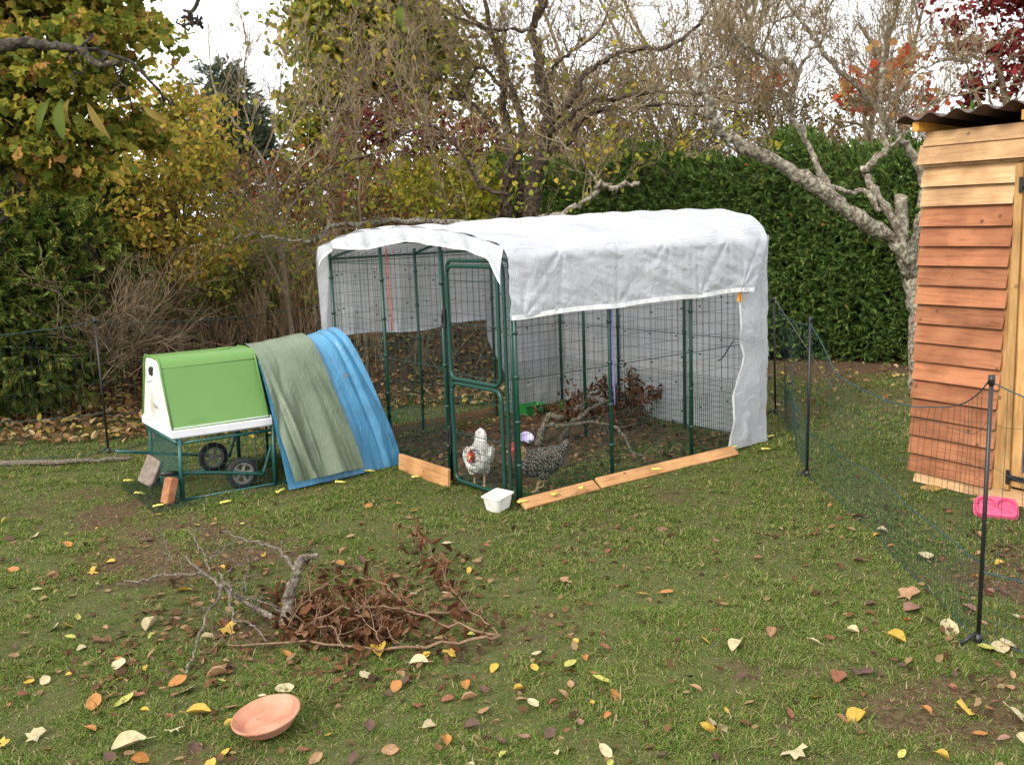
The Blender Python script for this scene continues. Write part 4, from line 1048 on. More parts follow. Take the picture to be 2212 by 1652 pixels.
RZ = np.array([[SH(t_, o_, 2.668 + .020 * math.cos((t_ + .02) / .20 * 2 * math.pi) - .07 * (.2 - o_) + .02 * t_) for o_ in oo] for t_ in tt])
rf.grid(RZ); rf.grid(RZ - (0, 0, .006), True); rf.grid(np.stack([RZ[:, 0], RZ[:, 0] - (0, 0, .006)], 1)); rf.grid(np.stack([RZ[0], RZ[0] - (0, 0, .006)], 1))
rf.build('corrugated_roof', noise_mat('bitumen_sheet', [(.055, .038, .034), (.13, .075, .07)], 12, .75, .4), shed, True)
for t_ in (.22, .62, 1.3):
    bx = MB(); bx.box(SH(t_, -.1, -.02), (.12, .5, .09), SAX, bev=.004); bx.build('skid', wood_mat('skid_wood', (.38, .22, .07), (.25, .13, .04), axis=1), shed)
MB().add([SH(.70, .012, 2.32), SH(.77, .012, 2.32), SH(.77, .012, .1), SH(.62, .012, .1)], np.array([(0, 1, 2, 3)])).build('jamb', m_ply, shed)

# ================================================================== black netting fence
m_net = plain('dark_netting', (.006, .028, .026), .6, 0)
m_cord = plain('teal_cord', (.008, .05, .055), .6, 0)
FP = [(-7.6, 8.3), (-3.866, 9.227), (-2.25, 11.5), (.35, 12.35), (2.71, 10.03), (2.281, 7.519), (2.166, 4.428), (3.0, 3.35)]
HT = [1.25, 1.285, 1.17, 1.2, 1.2, 1.25, 1.285, 1.25]
fence = thing('netting_fence', 'dark green poultry netting sagging between thin black posts round the run', 'netting fence', (2.166, 4.428, 0))
for i, ((x, y), h) in enumerate(zip(FP, HT)):
    z0 = float(gz(x, y)); ps = MB(); lx, ly = [(0, 0), (.0, 0), (.02, 0), (0, 0), (-.03, 0), (.012, 0), (.012, 0), (0, 0)][i]
    ps.tube([(x, y, z0 - .03), (x + lx, y + ly, z0 + h)], .0105, 8); ps.tube([(x + lx, y + ly, z0 + h - .04), (x + lx, y + ly, z0 + h + .004)], .016, 8)
    ps.tube([(x, y, z0 - .01), (x, y, z0 + .05)], .020, 8)
    ps.tube([(x, y, z0 + .06), (x - .09, y - .02, z0 + .012)], .009, 6)
    ps.build('post', m_black, fence, True)
def net(i, sag, dense):
    (xa, ya), (xb, yb) = FP[i], FP[i + 1]; ha, hb = HT[i] - .02, HT[i + 1] - .02; Ln = math.hypot(xb - xa, yb - ya); nseg = max(8, int(Ln / .075))
    mb, cd = MB(), MB(); nn = np.array([-(yb - ya), xb - xa]) / Ln
    A_ = np.linspace(0, 1, nseg + 1); lev = [.01, .10, .19, .28, .38, .53, .70, .88, 1.0]
    def pt(a, l):
        x, y = xa + (xb - xa) * a, ya + (yb - ya) * a; h = ha + (hb - ha) * a - sag * (4 * a * (1 - a)) ** .8
        if l == .38: z = .36 + .05 * a - .03 * math.sin(a * 9)
        else: z = l * h - (.05 * l * math.sin(a * 13 + l * 9) * (0 < l < 1))
        w = (.015 + .03 * l) * math.sin(a * 6.5 + l * 2.5) + .01 * math.sin(a * 17)
        w *= min(1, 8 * min(a, 1 - a))
        bow = .05 * math.sin(a * math.pi) * (1 - l * .5) * (1 if dense else .3)
        x -= nn[0] * (w + bow) * -1; y -= nn[1] * (w + bow) * -1
        return np.array([x, y, float(gz(x, y)) + max(.008, z)])
    for l in lev:
        thick = l in (.01, .38, 1.0)
        (cd if thick else mb).tube([pt(a, l) for a in A_], .0034 if thick else .0013, 5 if thick else 3, False)
    for k, a in enumerate(A_[1:-1]):
        mb.tube([pt(a + .003 * math.sin(k * 3 + j), l) for j, l in enumerate(lev)], .0014, 3, False)
        if dense and k < nseg - 2: mb.tube([pt(a + .5 / nseg, l) for l in lev[:5]], .0013, 3, False)
    if dense:
        for l in (.055, .145, .235, .33): mb.tube([pt(a, l) for a in A_], .0012, 3, False)
    mb.build('net', m_net, fence); cd.build('strand', m_cord, fence)
for i, (sg, dn) in enumerate([(.10, 0), (.06, 0), (.1, 0), (.08, 0), (.12, 1), (.33, 1), (.12, 1)]): net(i, sg, dn)
gl_ = MB(); gl_.tube([(2.68, 10.03, 1.19), G(1800, 838)], .003, 4); gl_.build('guy_line', plain('pale_string', (.5, .5, .45), .7), fence)
# ================================================================== vegetation
m_twig = noise_mat('twig_bark', [(0.114, 0.084, 0.047), (0.252, 0.189, 0.109)], 30, .9, 0)
m_twig2 = noise_mat('pale_twig', [(0.143, 0.11, 0.072), (0.297, 0.231, 0.154)], 30, .9, 0)
m_dead = noise_mat('dead_twig', [(.10, .07, .04), (.22, .16, .095)], 20, .9, 0)
m_apple = bark_mat('apple_bark', (.020, .013, .010), (.080, .056, .040), (.19, .175, .12), .34, 14)
m_apple2 = bark_mat('old_fruit_bark', (.055, .04, .03), (.19, .15, .115), (.42, .40, .30), .6, 14)
m_branch = bark_mat('dead_branch_bark', (.055, .042, .034), (.18, .14, .11), (.30, .30, .22), .4, 34)
m_darkb = bark_mat('dark_bark', (.018, .014, .012), (.075, .06, .045), (.15, .15, .11), .3, 30)
def blob(x, y, Y, rx, ry, rz=None):
    """an ellipsoid of foliage centred on an image point at depth Y; radii in metres"""
    return (AT(x, y, Y), (rx, rz or rx * .8, ry))
def tree(name, label, cat, base, crown_pts, size, shape, lmat, trunk=None, tmat=None, dirs=None, droop=.3, flat=.5, group=None, crown='crown'):
    t = thing(name, label, cat, base, group)
    if len(crown_pts): leaves(MB_c := MB(), crown_pts, size, shape, dirs, droop, flat); MB_c.build(crown, lmat, t)
    if trunk is not None and trunk.n: trunk.build('trunk', tmat or m_darkb, t, True)
    return t
def gb_(x, Y): return np.array([x, Y, float(gz(x, Y))])
def trunk_to(base, blobs, r0, k=3, mb=None):
    mb = mb or MB(); base = np.asarray(base, float)
    top = np.mean([b[0] for b in blobs], 0)
    mb.tube(smooth_path([base, base + (top - base) * .5 + rng.normal(size=3) * .08, top], 4, .02), np.linspace(r0, r0 * .45, 9), 8)
    for c_, R in blobs:
        st = base + (top - base) * rng.uniform(.35, .9)
        P = smooth_path([st, (st + c_) / 2 + (0, 0, -.1), c_], 4, .02); mb.tube(P, np.linspace(r0 * .4, .008, len(P)), 5)
        sprout(mb, P, k * 4, min(R) * 1.1, .008, 1, .1, 3, rmin=.003)
    return mb
# far wood behind everything
P = []
for x in np.arange(-24, 26, .9):
    h = 4.3 + .5 * math.sin(x * .7) + .5 * math.sin(x * .31 + 1) - (.2 if -9.5 < x < -4.4 else 0) + (1.0 if -4 < x < 2.6 else 0)
    P.append(((x, 24.5 + 1.5 * math.sin(x), h * .45), (1.3, 1.4, h * .52)))
wp = clumps(P, 75000, 60, .28, .8, .2)
wm = leaf_mat('far_wood_leaves', [(0.163, 0.144, 0.037), (0.2, 0.138, 0.044), (0.1, 0.106, 0.031), (0.25, 0.175, 0.05), (0.175, 0.088, 0.037), (0.125, 0.119, 0.044), (0.3, 0.213, 0.05), (0.094, 0.094, 0.035)], .25)
mbw = leaves(MB(), wp, rng.uniform(.12, .26, len(wp)), 'diamond')
tag(mbw.build('far_wood', wm), 'autumn wood in mixed olive and brown closing the view behind the garden', 'wood', kind='stuff')
P = [((x, 20 + 2 * math.sin(x * 2), 1.5 + .35 * math.sin(x * 1.3) + (.45 if x > -3.5 else 0)), (1.0, .9, 1.7)) for x in np.arange(-15, 14, .85)]
wp = clumps(P, 42000, 60, .28, .8, .2)
mbw = leaves(MB(), wp, rng.uniform(.09, .19, len(wp)), 'diamond')
tag(mbw.build('undergrowth', leaf_mat('undergrowth_leaves', [(0.117, 0.111, 0.033), (0.156, 0.072, 0.033), (0.085, 0.098, 0.026), (0.208, 0.098, 0.039), (0.156, 0.13, 0.036), (0.26, 0.195, 0.052), (0.098, 0.058, 0.029)], .2)), 'dim tangled undergrowth below the trees at the garden end', 'undergrowth', kind='stuff')

# ---- maple on the left with big yellow-green leaves
mp_b = [blob(60, 60, 9.0, 1.0, .5), blob(190, 90, 8.6, .75, .38), blob(-60, 200, 8.8, .8, .5), blob(110, 210, 8.6, .85, .40), blob(225, 200, 8.9, .42, .30), blob(40, 330, 8.6, .7, .32), blob(190, 320, 8.8, .7, .32), blob(240, 55, 9.2, .38, .26),
        blob(50, -80, 9, 1.2, .5), blob(190, -20, 9, .65, .35), blob(40, 425, 8.5, .32, .14), blob(310, 300, 9.4, .4, .28), blob(-120, 60, 9, 1, .6)]
mb_ = (-7.6, 9.8); tr_ = trunk_to(gb_(*mb_), mp_b, .13, 2)
cp = clumps(mp_b, 9500, 40, .30, .45, .25)
tree('maple_tree', 'broad maple with large yellow-green lobed leaves at the left edge', 'tree', gb_(*mb_), cp, rng.uniform(.065, .125, len(cp)), 'maple',
     leaf_mat('maple_leaves', [(.27, .26, .04), (.18, .20, .034), (.37, .31, .05), (.12, .16, .03), (.30, .28, .05), (.21, .22, .04), (.44, .32, .065), (.14, .17, .034), (.10, .135, .026), (.28, .25, .045), (.40, .22, .07), (.16, .185, .034)], .42), tr_, m_darkb, droop=.55, flat=.55)
# ---- yellow hazel behind the maple
hz_b = [blob(400, 330, 12, .75, .6), blob(330, 400, 12, .8, .6), blob(430, 470, 12, .55, .5), blob(300, 230, 12.4, .7, .6), blob(380, 240, 12.4, .4, .35), blob(440, 570, 12, .45, .35), blob(360, 540, 11.8, .6, .35), blob(300, 480, 11.8, .5, .5)]
bs = gb_(-4.2, 12.3); tr_ = trunk_to(bs, hz_b, .06, 3)
cp = clumps(hz_b, 7000, 40, .3, .8, .15)
tree('hazel_bush', 'tall hazel with small round golden yellow leaves behind the maple', 'bush', bs, cp, rng.uniform(.055, .095, len(cp)), 'oval',
     leaf_mat('hazel_leaves', [(.42, .32, .055), (.33, .28, .05), (.23, .22, .04), (.50, .36, .07), (.28, .25, .05), (.18, .18, .036), (.48, .27, .07), (.36, .30, .055)], .4), tr_, m_twig, droop=.5, flat=.4)
# ---- conifers
def conifer_pts(blobs, n, size, mat, name, label, base, r0, per=1, core=True, cat='conifer', lift=.15, group=None, droop=.05):
    t = thing(name, label, cat, base, group); mb = MB(); vol = np.array([b[1][0] * b[1][2] for b in blobs]); vol = vol / vol.sum()
    for (c_, R), w in zip(blobs, vol):
        k = int(n * w); q = rng.normal(size=(k, 3)); q /= np.linalg.norm(q, axis=1)[:, None]
        rad_ = rng.uniform(.72, 1.02, k)[:, None] * (1 + .16 * np.sin(q[:, :1] * 9 + q[:, 2:] * 7))
        P = np.asarray(c_) + q * rad_ * np.asarray(R); D = q * (1, 1, .6) + (0, 0, lift)
        leaves(mb, P, size * rng.uniform(.6, 1.25, k), 'spray', D, droop, .45)
    mb.build('foliage', mat, t)
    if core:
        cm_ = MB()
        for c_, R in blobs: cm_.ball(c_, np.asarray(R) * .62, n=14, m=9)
        cm_.build('dark_core', plain('conifer_inside', (.012, .016, .007), .95), t, True)  # solid near-black core, added to stop the view through the sprays
    tb_ = np.array(base, float); tp = np.asarray(max(blobs, key=lambda b: b[0][2])[0])
    MB().tube([tb_, (tb_ + tp) / 2, tp], [r0, r0 * .7, r0 * .3], 8).build('trunk', m_darkb, t, True)
    return t
m_cypL = leaf_mat('cypress_sprays', [(0.119, 0.184, 0.044), (0.184, 0.248, 0.054), (0.074, 0.132, 0.033), (0.275, 0.303, 0.066), (0.146, 0.211, 0.048), (0.366, 0.33, 0.091), (0.091, 0.146, 0.036), (0.22, 0.265, 0.054)], .25)
cy_b = [blob(20, 640, 11.4, 1.0, 1.0), blob(130, 560, 11.6, .85, .75), blob(70, 480, 11.8, .9, .6), blob(210, 520, 12.0, .5, .6), blob(-90, 560, 11.4, 1.1, 1.4), blob(60, 770, 11.3, .75, .55), blob(150, 700, 11.6, .55, .6), blob(240, 430, 12.2, .45, .5), blob(-60, 800, 11.3, .8, .6), blob(130, 400, 12.2, .7, .4)]
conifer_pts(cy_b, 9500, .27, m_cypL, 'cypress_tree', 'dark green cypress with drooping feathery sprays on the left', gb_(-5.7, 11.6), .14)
cy2 = [blob(480, 215, 22, .75, .75), blob(470, 280, 22, 1.1, .8), blob(495, 175, 22, .35, .45), blob(540, 300, 22, .9, .7), blob(480, 360, 22, 1.3, .9)]
conifer_pts(cy2, 5000, .20, leaf_mat('far_conifer', [(0.086, 0.122, 0.073), (0.122, 0.16, 0.092), (0.068, 0.098, 0.062), (0.171, 0.184, 0.092)], .2), 'far_conifer', 'dull grey-green conifer in the distance below the open sky', gb_(-6.0, 22), .15)
# ---- dead brushwood on the cypress flank
dm_ = MB()
for k in range(60):
    s_ = AT(rng.uniform(190, 300), rng.uniform(720, 830), rng.uniform(11.0, 11.5)); grow(dm_, s_, (rng.normal() * .5 + .45, rng.normal() * .4 - .25, .75), rng.uniform(.5, 1.05), .009, 2, 4, .02, .7, .55, .2, rmin=.0028)
dt_ = thing('dead_brush', 'pale brown dead twigs standing at the cypress foot behind the left post', 'dead brush', gb_(-4.9, 11.3)); dm_.build('twigs', m_dead, dt_)
# ---- tall yellow-green tree left of centre
yt_b = [blob(760, 60, 17, 1.1, .9), blob(700, 150, 17, .75, .7), blob(690, 250, 17, .8, .5), blob(820, 150, 17.5, 1.1, .8), blob(750, -60, 17, 1.3, .9), blob(900, 60, 18, 1.0, .9), blob(640, 230, 17, .3, .25), blob(660, 90, 17, .35, .35), blob(840, -60, 17.5, 1.4, .8), blob(700, 330, 17, .7, .5), blob(960, 160, 18.5, .9, .8)]
bs = gb_(-3.0, 17.3); tr_ = trunk_to(bs, yt_b, .16, 2)
cp = clumps(yt_b, 17000, 50, .28, .7, .35)
tree('lime_tree', 'tall yellow-green leafy tree beside the open sky', 'tree', bs, cp, rng.uniform(.09, .17, len(cp)), 'oval',
     leaf_mat('lime_tree_leaves', [(0.296, 0.289, 0.046), (0.438, 0.344, 0.062), (0.188, 0.219, 0.039), (0.125, 0.164, 0.031), (0.531, 0.36, 0.077), (0.344, 0.312, 0.055), (0.235, 0.25, 0.046), (0.101, 0.133, 0.027)], .38), tr_, m_twig, droop=.6, flat=.5)
# ---- shrubs in the border: red-purple, russet, olive
def shrub(name, label, blobs, n, size, cols, base, twigs=10, shape='diamond', trans=.3, group=None, cat='shrub', per=36, sig=.26, shell=.2, h=1.2):
    mb = MB()
    for k in range(twigs): grow(mb, np.array(base) + rng.normal(size=3) * (.25, .2, 0), (rng.normal() * .45, rng.normal() * .35, 1), rng.uniform(.7, 1.2) * h, .013, 2, 4, .05, .7, .55, .14, rmin=.003)
    cp = clumps(blobs, n, per, sig, .8, shell)
    return tree(name, label, cat, base, cp, size * rng.uniform(.6, 1.25, len(cp)), shape, leaf_mat(name + '_leaves', cols, trans), mb, m_twig, droop=.25, flat=.45, group=group)
shrub('purple_shrub', 'dusky red-purple leaved shrub below the tall yellow-green tree', [blob(820, 225, 16, .6, .5), blob(900, 280, 16, .7, .4), blob(990, 300, 16, .7, .35), blob(760, 290, 16, .6, .35), blob(850, 330, 16, .8, .3)], 3000, .10,
      [(0.168, 0.042, 0.048), (0.108, 0.036, 0.054), (0.228, 0.06, 0.048), (0.132, 0.06, 0.042), (0.192, 0.108, 0.036)], gb_(-2.0, 16), h=1.7)
shrub('russet_shrub', 'low russet brown shrub behind the left roof corner of the run', [blob(640, 400, 15, .8, .4), blob(760, 440, 15, .9, .45), blob(880, 460, 15, .8, .4), blob(700, 360, 15.5, .9, .4), blob(560, 420, 15.5, .8, .5), blob(960, 400, 15.4, .8, .5)], 5200, .085,
      [(0.168, 0.07, 0.031), (0.126, 0.084, 0.031), (0.224, 0.084, 0.035), (0.098, 0.091, 0.028), (0.28, 0.07, 0.042), (0.168, 0.126, 0.042), (0.077, 0.084, 0.025)], gb_(-2.4, 15), 16)
shrub('bramble_thicket', 'green and yellow bramble thicket left of the run', [blob(430, 600, 13.6, .8, .45), blob(520, 570, 13.8, .8, .45), blob(620, 600, 13.8, .75, .5), blob(670, 640, 13.6, .45, .55), blob(560, 520, 14.4, .9, .4), blob(380, 640, 13.2, .6, .35), blob(500, 640, 13.4, .8, .3)], 6500, .075,
      [(0.172, 0.241, 0.051), (0.115, 0.184, 0.041), (0.299, 0.322, 0.064), (0.092, 0.138, 0.038), (0.414, 0.368, 0.081), (0.253, 0.115, 0.057), (0.138, 0.196, 0.046)], gb_(-3.7, 13.7), 18, shape='oval')
shrub('olive_shrub', 'olive yellow shrubs between the two bare fruit trees', [blob(1330, 250, 16, .9, .6), blob(1400, 180, 17, 1.0, .6), blob(1560, 190, 17, 1.0, .5), blob(1240, 200, 17, .8, .6), blob(1450, 290, 16, .9, .4), blob(1600, 270, 16, 1.0, .5), blob(1720, 250, 16, .9, .5), blob(1280, 340, 15.5, .6, .4), blob(1800, 230, 16.5, .9, .4)], 4600, .08,
      [(0.156, 0.13, 0.033), (0.247, 0.195, 0.039), (0.104, 0.098, 0.029), (0.182, 0.117, 0.039), (0.091, 0.065, 0.033), (0.338, 0.247, 0.052)], gb_(3.2, 16), 30, h=2.2)
# dry grey-brown weeds at the foot of the bank
wm_ = MB()
for k in range(1500):
    x = rng.uniform(-5.6, -1.7); y = rng.uniform(13.0, 15.8); p = gb_(x, y); h = rng.uniform(.5, 1.05)
    grow(wm_, p, (rng.normal() * .25, rng.normal() * .25, 1), h, .0042, 1, 4, .1, .5, .5, .12, rmin=.0028)
wd_ = wm_.build('dry_weeds', noise_mat('dry_weed_stems', [(0.245, 0.171, 0.098), (0.55, 0.394, 0.229)], 6, .9, 0)); tag(wd_, 'brown dry weed stems standing in a thick band behind the coop', 'dry weeds', kind='stuff')
cp = clumps([((x, 14.2, 1.0 + .2 * math.sin(x * 3)), (.6, .8, .45)) for x in np.arange(-5.8, -1.7, .5)], 13000, 30, .4, .8, .1)
wl = leaves(MB(), cp, rng.uniform(.03, .075, len(cp)), 'diamond').build('weed_leaves', leaf_mat('dry_weed_leaves', [(0.406, 0.264, 0.144), (0.244, 0.244, 0.09), (0.55, 0.406, 0.202), (0.284, 0.184, 0.103), (0.486, 0.444, 0.144), (0.526, 0.244, 0.122)], .2))
tag(wl, 'withered small leaves hanging on the dry weeds behind the coop', 'weed leaves', kind='stuff')

# ---- old apple tree behind the run
ap_b = gb_(.25, 13.0); YA = 12.6
at = thing('apple_tree', 'many-stemmed old apple tree behind the run with dense bare twigs', 'tree', ap_b)
tm, tw_, tips = MB(), MB(), []
P1 = limb(tm, [(1150, 800), (1130, 600), (1095, 480), (1092, 387), (1098, 356), (1117, 313), (1129, 273), (1112, 215), (1090, 150), (1062, 70), (1040, -40)], YA + .2, 0.0936, 0.0234)
P2 = limb(tm, [(1150, 810), (1140, 640), (1128, 455), (1114, 372), (1098, 290), (1088, 217), (1085, 150), (1070, 80), (1010, 30), (960, -40)], YA + .5, 0.0858, 0.0195)
P3 = limb(tm, [(1152, 810), (1150, 620), (1148, 465), (1156, 378), (1176, 310), (1185, 263), (1179, 214), (1170, 161), (1160, 102), (1149, 62), (1158, 38), (1175, -10), (1182, -90)], YA, 0.1092, 0.0390, 10)
P4 = limb(tm, [(1185, 265), (1200, 252), (1236, 213), (1261, 161), (1309, 130), (1350, 108), (1410, 104), (1460, 94), (1522, 37), (1560, -40)], YA, 0.0484, 0.0172, dY=-.8)
P5 = limb(tm, [(1180, 295), (1198, 276), (1241, 243), (1285, 220), (1335, 212), (1427, 199), (1520, 206), (1610, 222)], YA - .1, 0.0468, 0.0109, dY=-.5)
P6 = limb(tm, [(1172, 330), (1226, 310), (1260, 257), (1298, 236), (1350, 232), (1440, 226), (1520, 230), (1610, 244)], YA + .4, 0.0429, 0.0109, dY=.3)
lb = MB()
P7 = limb(lb, [(1160, 475), (1188, 466), (1246, 447), (1268, 432), (1292, 408), (1301, 399), (1322, 402), (1350, 400), (1380, 397)], YA - .5, 0.0328, 0.0265, 8, -.3, 4, .02)
P8 = limb(lb, [(1293, 406), (1285, 388), (1273, 366), (1226, 317), (1200, 296)], YA - .6, 0.0172, 0.0125)
P9 = limb(lb, [(1150, 480), (1060, 484), (1000, 482), (900, 476), (806, 478), (742, 480), (702, 503), (662, 520), (600, 516), (540, 502), (505, 520)], YA - .6, 0.0429, 0.0125, 8, -.4, 4, .02)
P10 = limb(tm, [(1182, 170), (1200, 140), (1225, 120), (1262, 92), (1300, 60), (1330, -20)], YA + .3, 0.0273, 0.0117)
P11 = limb(tm, [(1150, 62), (1100, 68), (1060, 62), (1015, 48), (960, 20), (900, -30)], YA - .2, 0.0234, 0.0094, dY=-.4)
P12 = limb(tm, [(1112, 215), (1060, 160), (1030, 145), (990, 215), (940, 190), (900, 140), (850, 90)], YA + .4, 0.0273, 0.0078, dY=.3)
P13 = limb(tm, [(1100, 420), (1040, 405), (1010, 350), (940, 270), (880, 285), (810, 325), (740, 355), (650, 400)], YA - .4, 0.0265, 0.0078, dY=-.6)
P14 = limb(tm, [(1020, 330), (960, 295), (880, 288), (800, 200), (740, 130)], YA + .2, 0.0172, 0.0062)
P15 = limb(tm, [(1110, 330), (1010, 210), (920, 140), (850, 40), (800, -30)], YA + .6, 0.0265, 0.0078)
P16 = limb(tm, [(930, 200), (850, 190), (790, 230), (720, 235), (640, 215)], YA + .1, 0.0140, 0.0047)
tm.build('trunk', m_apple, at, True); lb.build('lichen_limb', m_apple2, at, True)
lim = [(P1[12:], 15), (P2[14:], 18), (P3[18:], 18), (P4, 22), (P5, 24), (P6, 24), (P9, 26), (P10, 16), (P11, 20), (P12, 22), (P13, 24), (P14, 18), (P15, 24), (P16, 16), (P8, 5), (P7, 8)]
for P, k in lim:
    sprout(tw_, P, k, .62, .0085, 3, .25, 3, tips, .1, .75, .62, .17, .0034)
tw_.build('twigs', m_twig, at)
tips = np.array(tips)
sel = tips[(rng.random(len(tips)) < .022)]
lfm = leaf_mat('apple_leaves', [(.38, .33, .05), (.30, .30, .05), (.20, .24, .04), (.45, .33, .06), (.25, .27, .045)], .45)
xy_low = tips[(tips[:, 2] < 3.1) & (rng.random(len(tips)) < .08)]
lp = np.concatenate([sel, xy_low, clumps([(AT(1420, 300, 12.1), (.9, .5, .3)), (AT(1560, 300, 12), (.8, .5, .25)), (AT(1180, 400, 12), (.5, .5, .4))], 170, 4, .3)])
leaves(MB_l := MB(), lp, rng.uniform(.06, .10, len(lp)), 'oval', None, .6, .4); MB_l.build('leaves', lfm, at)
# yellow leaved bush low at its left
yb_b = [blob(940, 425, 12.9, .55, .28), blob(1010, 430, 12.9, .45, .3), blob(850, 390, 13, .35, .22), blob(960, 365, 13, .45, .2), blob(1040, 390, 13, .3, .3), blob(1040, 460, 12.8, .3, .18), blob(760, 350, 13, .25, .12), blob(560, 500, 12.6, .35, .06)]
shrub('yellow_bush', 'thin bush of small bright yellow leaves left of the apple trunk', yb_b, 2000, .085, [(.36, .32, .045), (.26, .27, .04), (.43, .34, .06), (.18, .22, .035), (.32, .3, .045)], gb_(-.9, 12.9), 18, 'oval', .42, sig=.34, per=12, h=1.5)
# ---- pale bare shrub with upright wands
bm_ = MB(); bb = gb_(-3.0, 13.2)
def wand(px, Y, r0, r1): return limb(bm_, px, Y, r0, r1, 6, 0, 4, .008)
Ws = [wand([(640, 780), (620, 640), (600, 520), (583, 465), (580, 387), (565, 345), (542, 310), (500, 255), (465, 201), (452, 120), (449, 46)], 13, .035, .006),
      wand([(580, 390), (598, 341), (625, 280), (645, 217), (660, 150), (668, 80)], 13, .018, .005), wand([(640, 780), (612, 560), (590, 470), (604, 418), (640, 370), (690, 325), (720, 270), (740, 200)], 13.1, .03, .006),
      wand([(545, 312), (530, 230), (528, 150), (532, 70)], 13, .012, .004), wand([(620, 640), (560, 520), (520, 470), (480, 430), (440, 380), (420, 320)], 12.9, .02, .005),
      wand([(612, 560), (540, 470), (500, 400), (470, 330), (440, 250), (430, 180)], 13.2, .02, .005), wand([(600, 520), (640, 430), (700, 380), (770, 300)], 13.1, .018, .005), wand([(565, 345), (600, 250), (610, 160), (620, 110)], 13.2, .012, .004)]
for w_ in Ws: sprout(bm_, w_, 11, .62, .0055, 2, .45, 3, None, .2, .55, .6, .12, .0030)
bs_ = thing('bare_shrub', 'leafless shrub of pale upright wands against the open sky', 'shrub', bb); bm_.build('stems', m_twig2, bs_)
# ---- slim saplings
for (x, y1, Y, lab, r0) in [(772, 130, 12.6, 'slim straight sapling left of the apple tree, darker of the two', .020), (945, 40, 12.8, 'slim pale sapling close to the apple tree stems', .022)]:
    sp_ = MB(); base = AT(x + 20, 800, Y); base[2] = float(gz(base[0], base[1]))
    P = smooth_path([base, AT(x + 8, 480, Y), AT(x - 4 + (-15 if y1 < 100 else 0), 280, Y), AT(x - 6 - (60 if y1 < 100 else 0), y1, Y)], 5, .008); sp_.tube(P, np.linspace(r0, .006, len(P)), 6)
    sprout(sp_, P, 30, .45, .005, 1, .35, 3, None, .35, rmin=.0028)
    st_ = thing('sapling', lab, 'sapling', base, 'slim saplings'); sp_.build('stem', m_twig2 if 'pale' in lab else m_twig, st_)
# ---- old fruit tree on the right
ft = thing('fruit_tree', 'old lichen-covered fruit tree forking beside the shed', 'tree', gb_(4.49, 10.76)); fm_, fw_, YF = MB(), MB(), 10.6
Q0 = limb(fm_, [(1985, 862), (1980, 800), (1980, 690), (1975, 640), (1966, 590), (1955, 550)], YF, 0.0920, 0.0840, 12, 0, 4, .006)
Q1 = limb(fm_, [(1968, 595), (1950, 540), (1926, 510), (1870, 482), (1808, 440), (1777, 412), (1721, 375), (1653, 338), (1591, 307), (1554, 285), (1540, 256), (1532, 232), (1518, 192), (1507, 155)], YF, 0.0950, 0.0300, 10, -.9, 4, .012)
Q2 = limb(fm_, [(1800, 430), (1796, 410), (1771, 366), (1749, 316), (1728, 279), (1706, 245), (1714, 198), (1715, 149), (1697, 127), (1672, 133), (1638, 115), (1604, 90), (1566, 56), (1529, 22), (1500, -20)], YF - .3, 0.0416, 0.0128, 8, -.3)
Q3 = limb(fm_, [(1966, 585), (1976, 520), (1992, 455), (1997, 403), (1979, 350), (1963, 316), (1941, 294), (1917, 260), (1886, 226), (1852, 186), (1808, 149), (1770, 100), (1746, 62), (1703, 12), (1680, -40)], YF + .1, 0.0600, 0.0144, 9, .5)
Q4 = limb(fm_, [(1960, 570), (1940, 490), (1901, 434), (1880, 390), (1870, 366), (1888, 346), (1910, 328), (1914, 308), (1902, 248), (1903, 180), (1908, 124), (1914, 60), (1922, -30)], YF - .2, 0.0480, 0.0176, 9, 0)
Q5 = limb(fm_, [(1912, 326), (1932, 307), (1979, 257), (2025, 211), (2090, 190)], YF - .2, 0.0160, 0.0064, 7)
Q6 = limb(fm_, [(1796, 402), (1833, 415), (1866, 411), (1882, 428), (1902, 455)], YF - .25, 0.0240, 0.0304, 7)
Q7 = limb(fm_, [(1716, 170), (1746, 118), (1777, 84), (1783, 40), (1783, -30)], YF - .4, 0.0208, 0.0096, 7)
Q8 = limb(fm_, [(1905, 250), (1950, 190), (1990, 150), (2050, 125), (2110, 140)], YF + .3, 0.0176, 0.0064, 7)
Q9 = limb(fm_, [(1510, 160), (1560, 130), (1591, 93), (1640, 60), (1720, 30)], YF - .9, 0.0144, 0.0064, 7)
Q10 = limb(fm_, [(1706, 246), (1660, 240), (1610, 238)], YF - .4, 0.0128, 0.0048, 7)
stp = [AT(1950, 520, YF - .15), AT(1948, 470, YF - .2), AT(1946, 425, YF - .25)]
fm_.tube(smooth_path(stp, 4, .004), .064, 12)
fm_.build('trunk', m_apple2, ft, True)
MB().lathe([(.001, .004), (.060, .002), (.065, -.006)], stp[-1] + (0, 0, .004), 16, np.array([(1, 0, 0), (0, .85, .5), (0, -.5, .85)])).build('cut_face', noise_mat('cut_wood', [(.13, .09, .06), (.22, .165, .115)], 20, .8, .2), ft)
for P, k in [(Q1[30:], 14), (Q2[12:], 24), (Q3[20:], 26), (Q4[20:], 20), (Q5, 14), (Q7, 16), (Q8, 18), (Q9, 16), (Q10, 8)]: sprout(fw_, P, k, .50, .0075, 3, .3, 3, None, .1, .75, .6, .17, .0030)
fw_.build('twigs', m_twig, ft)

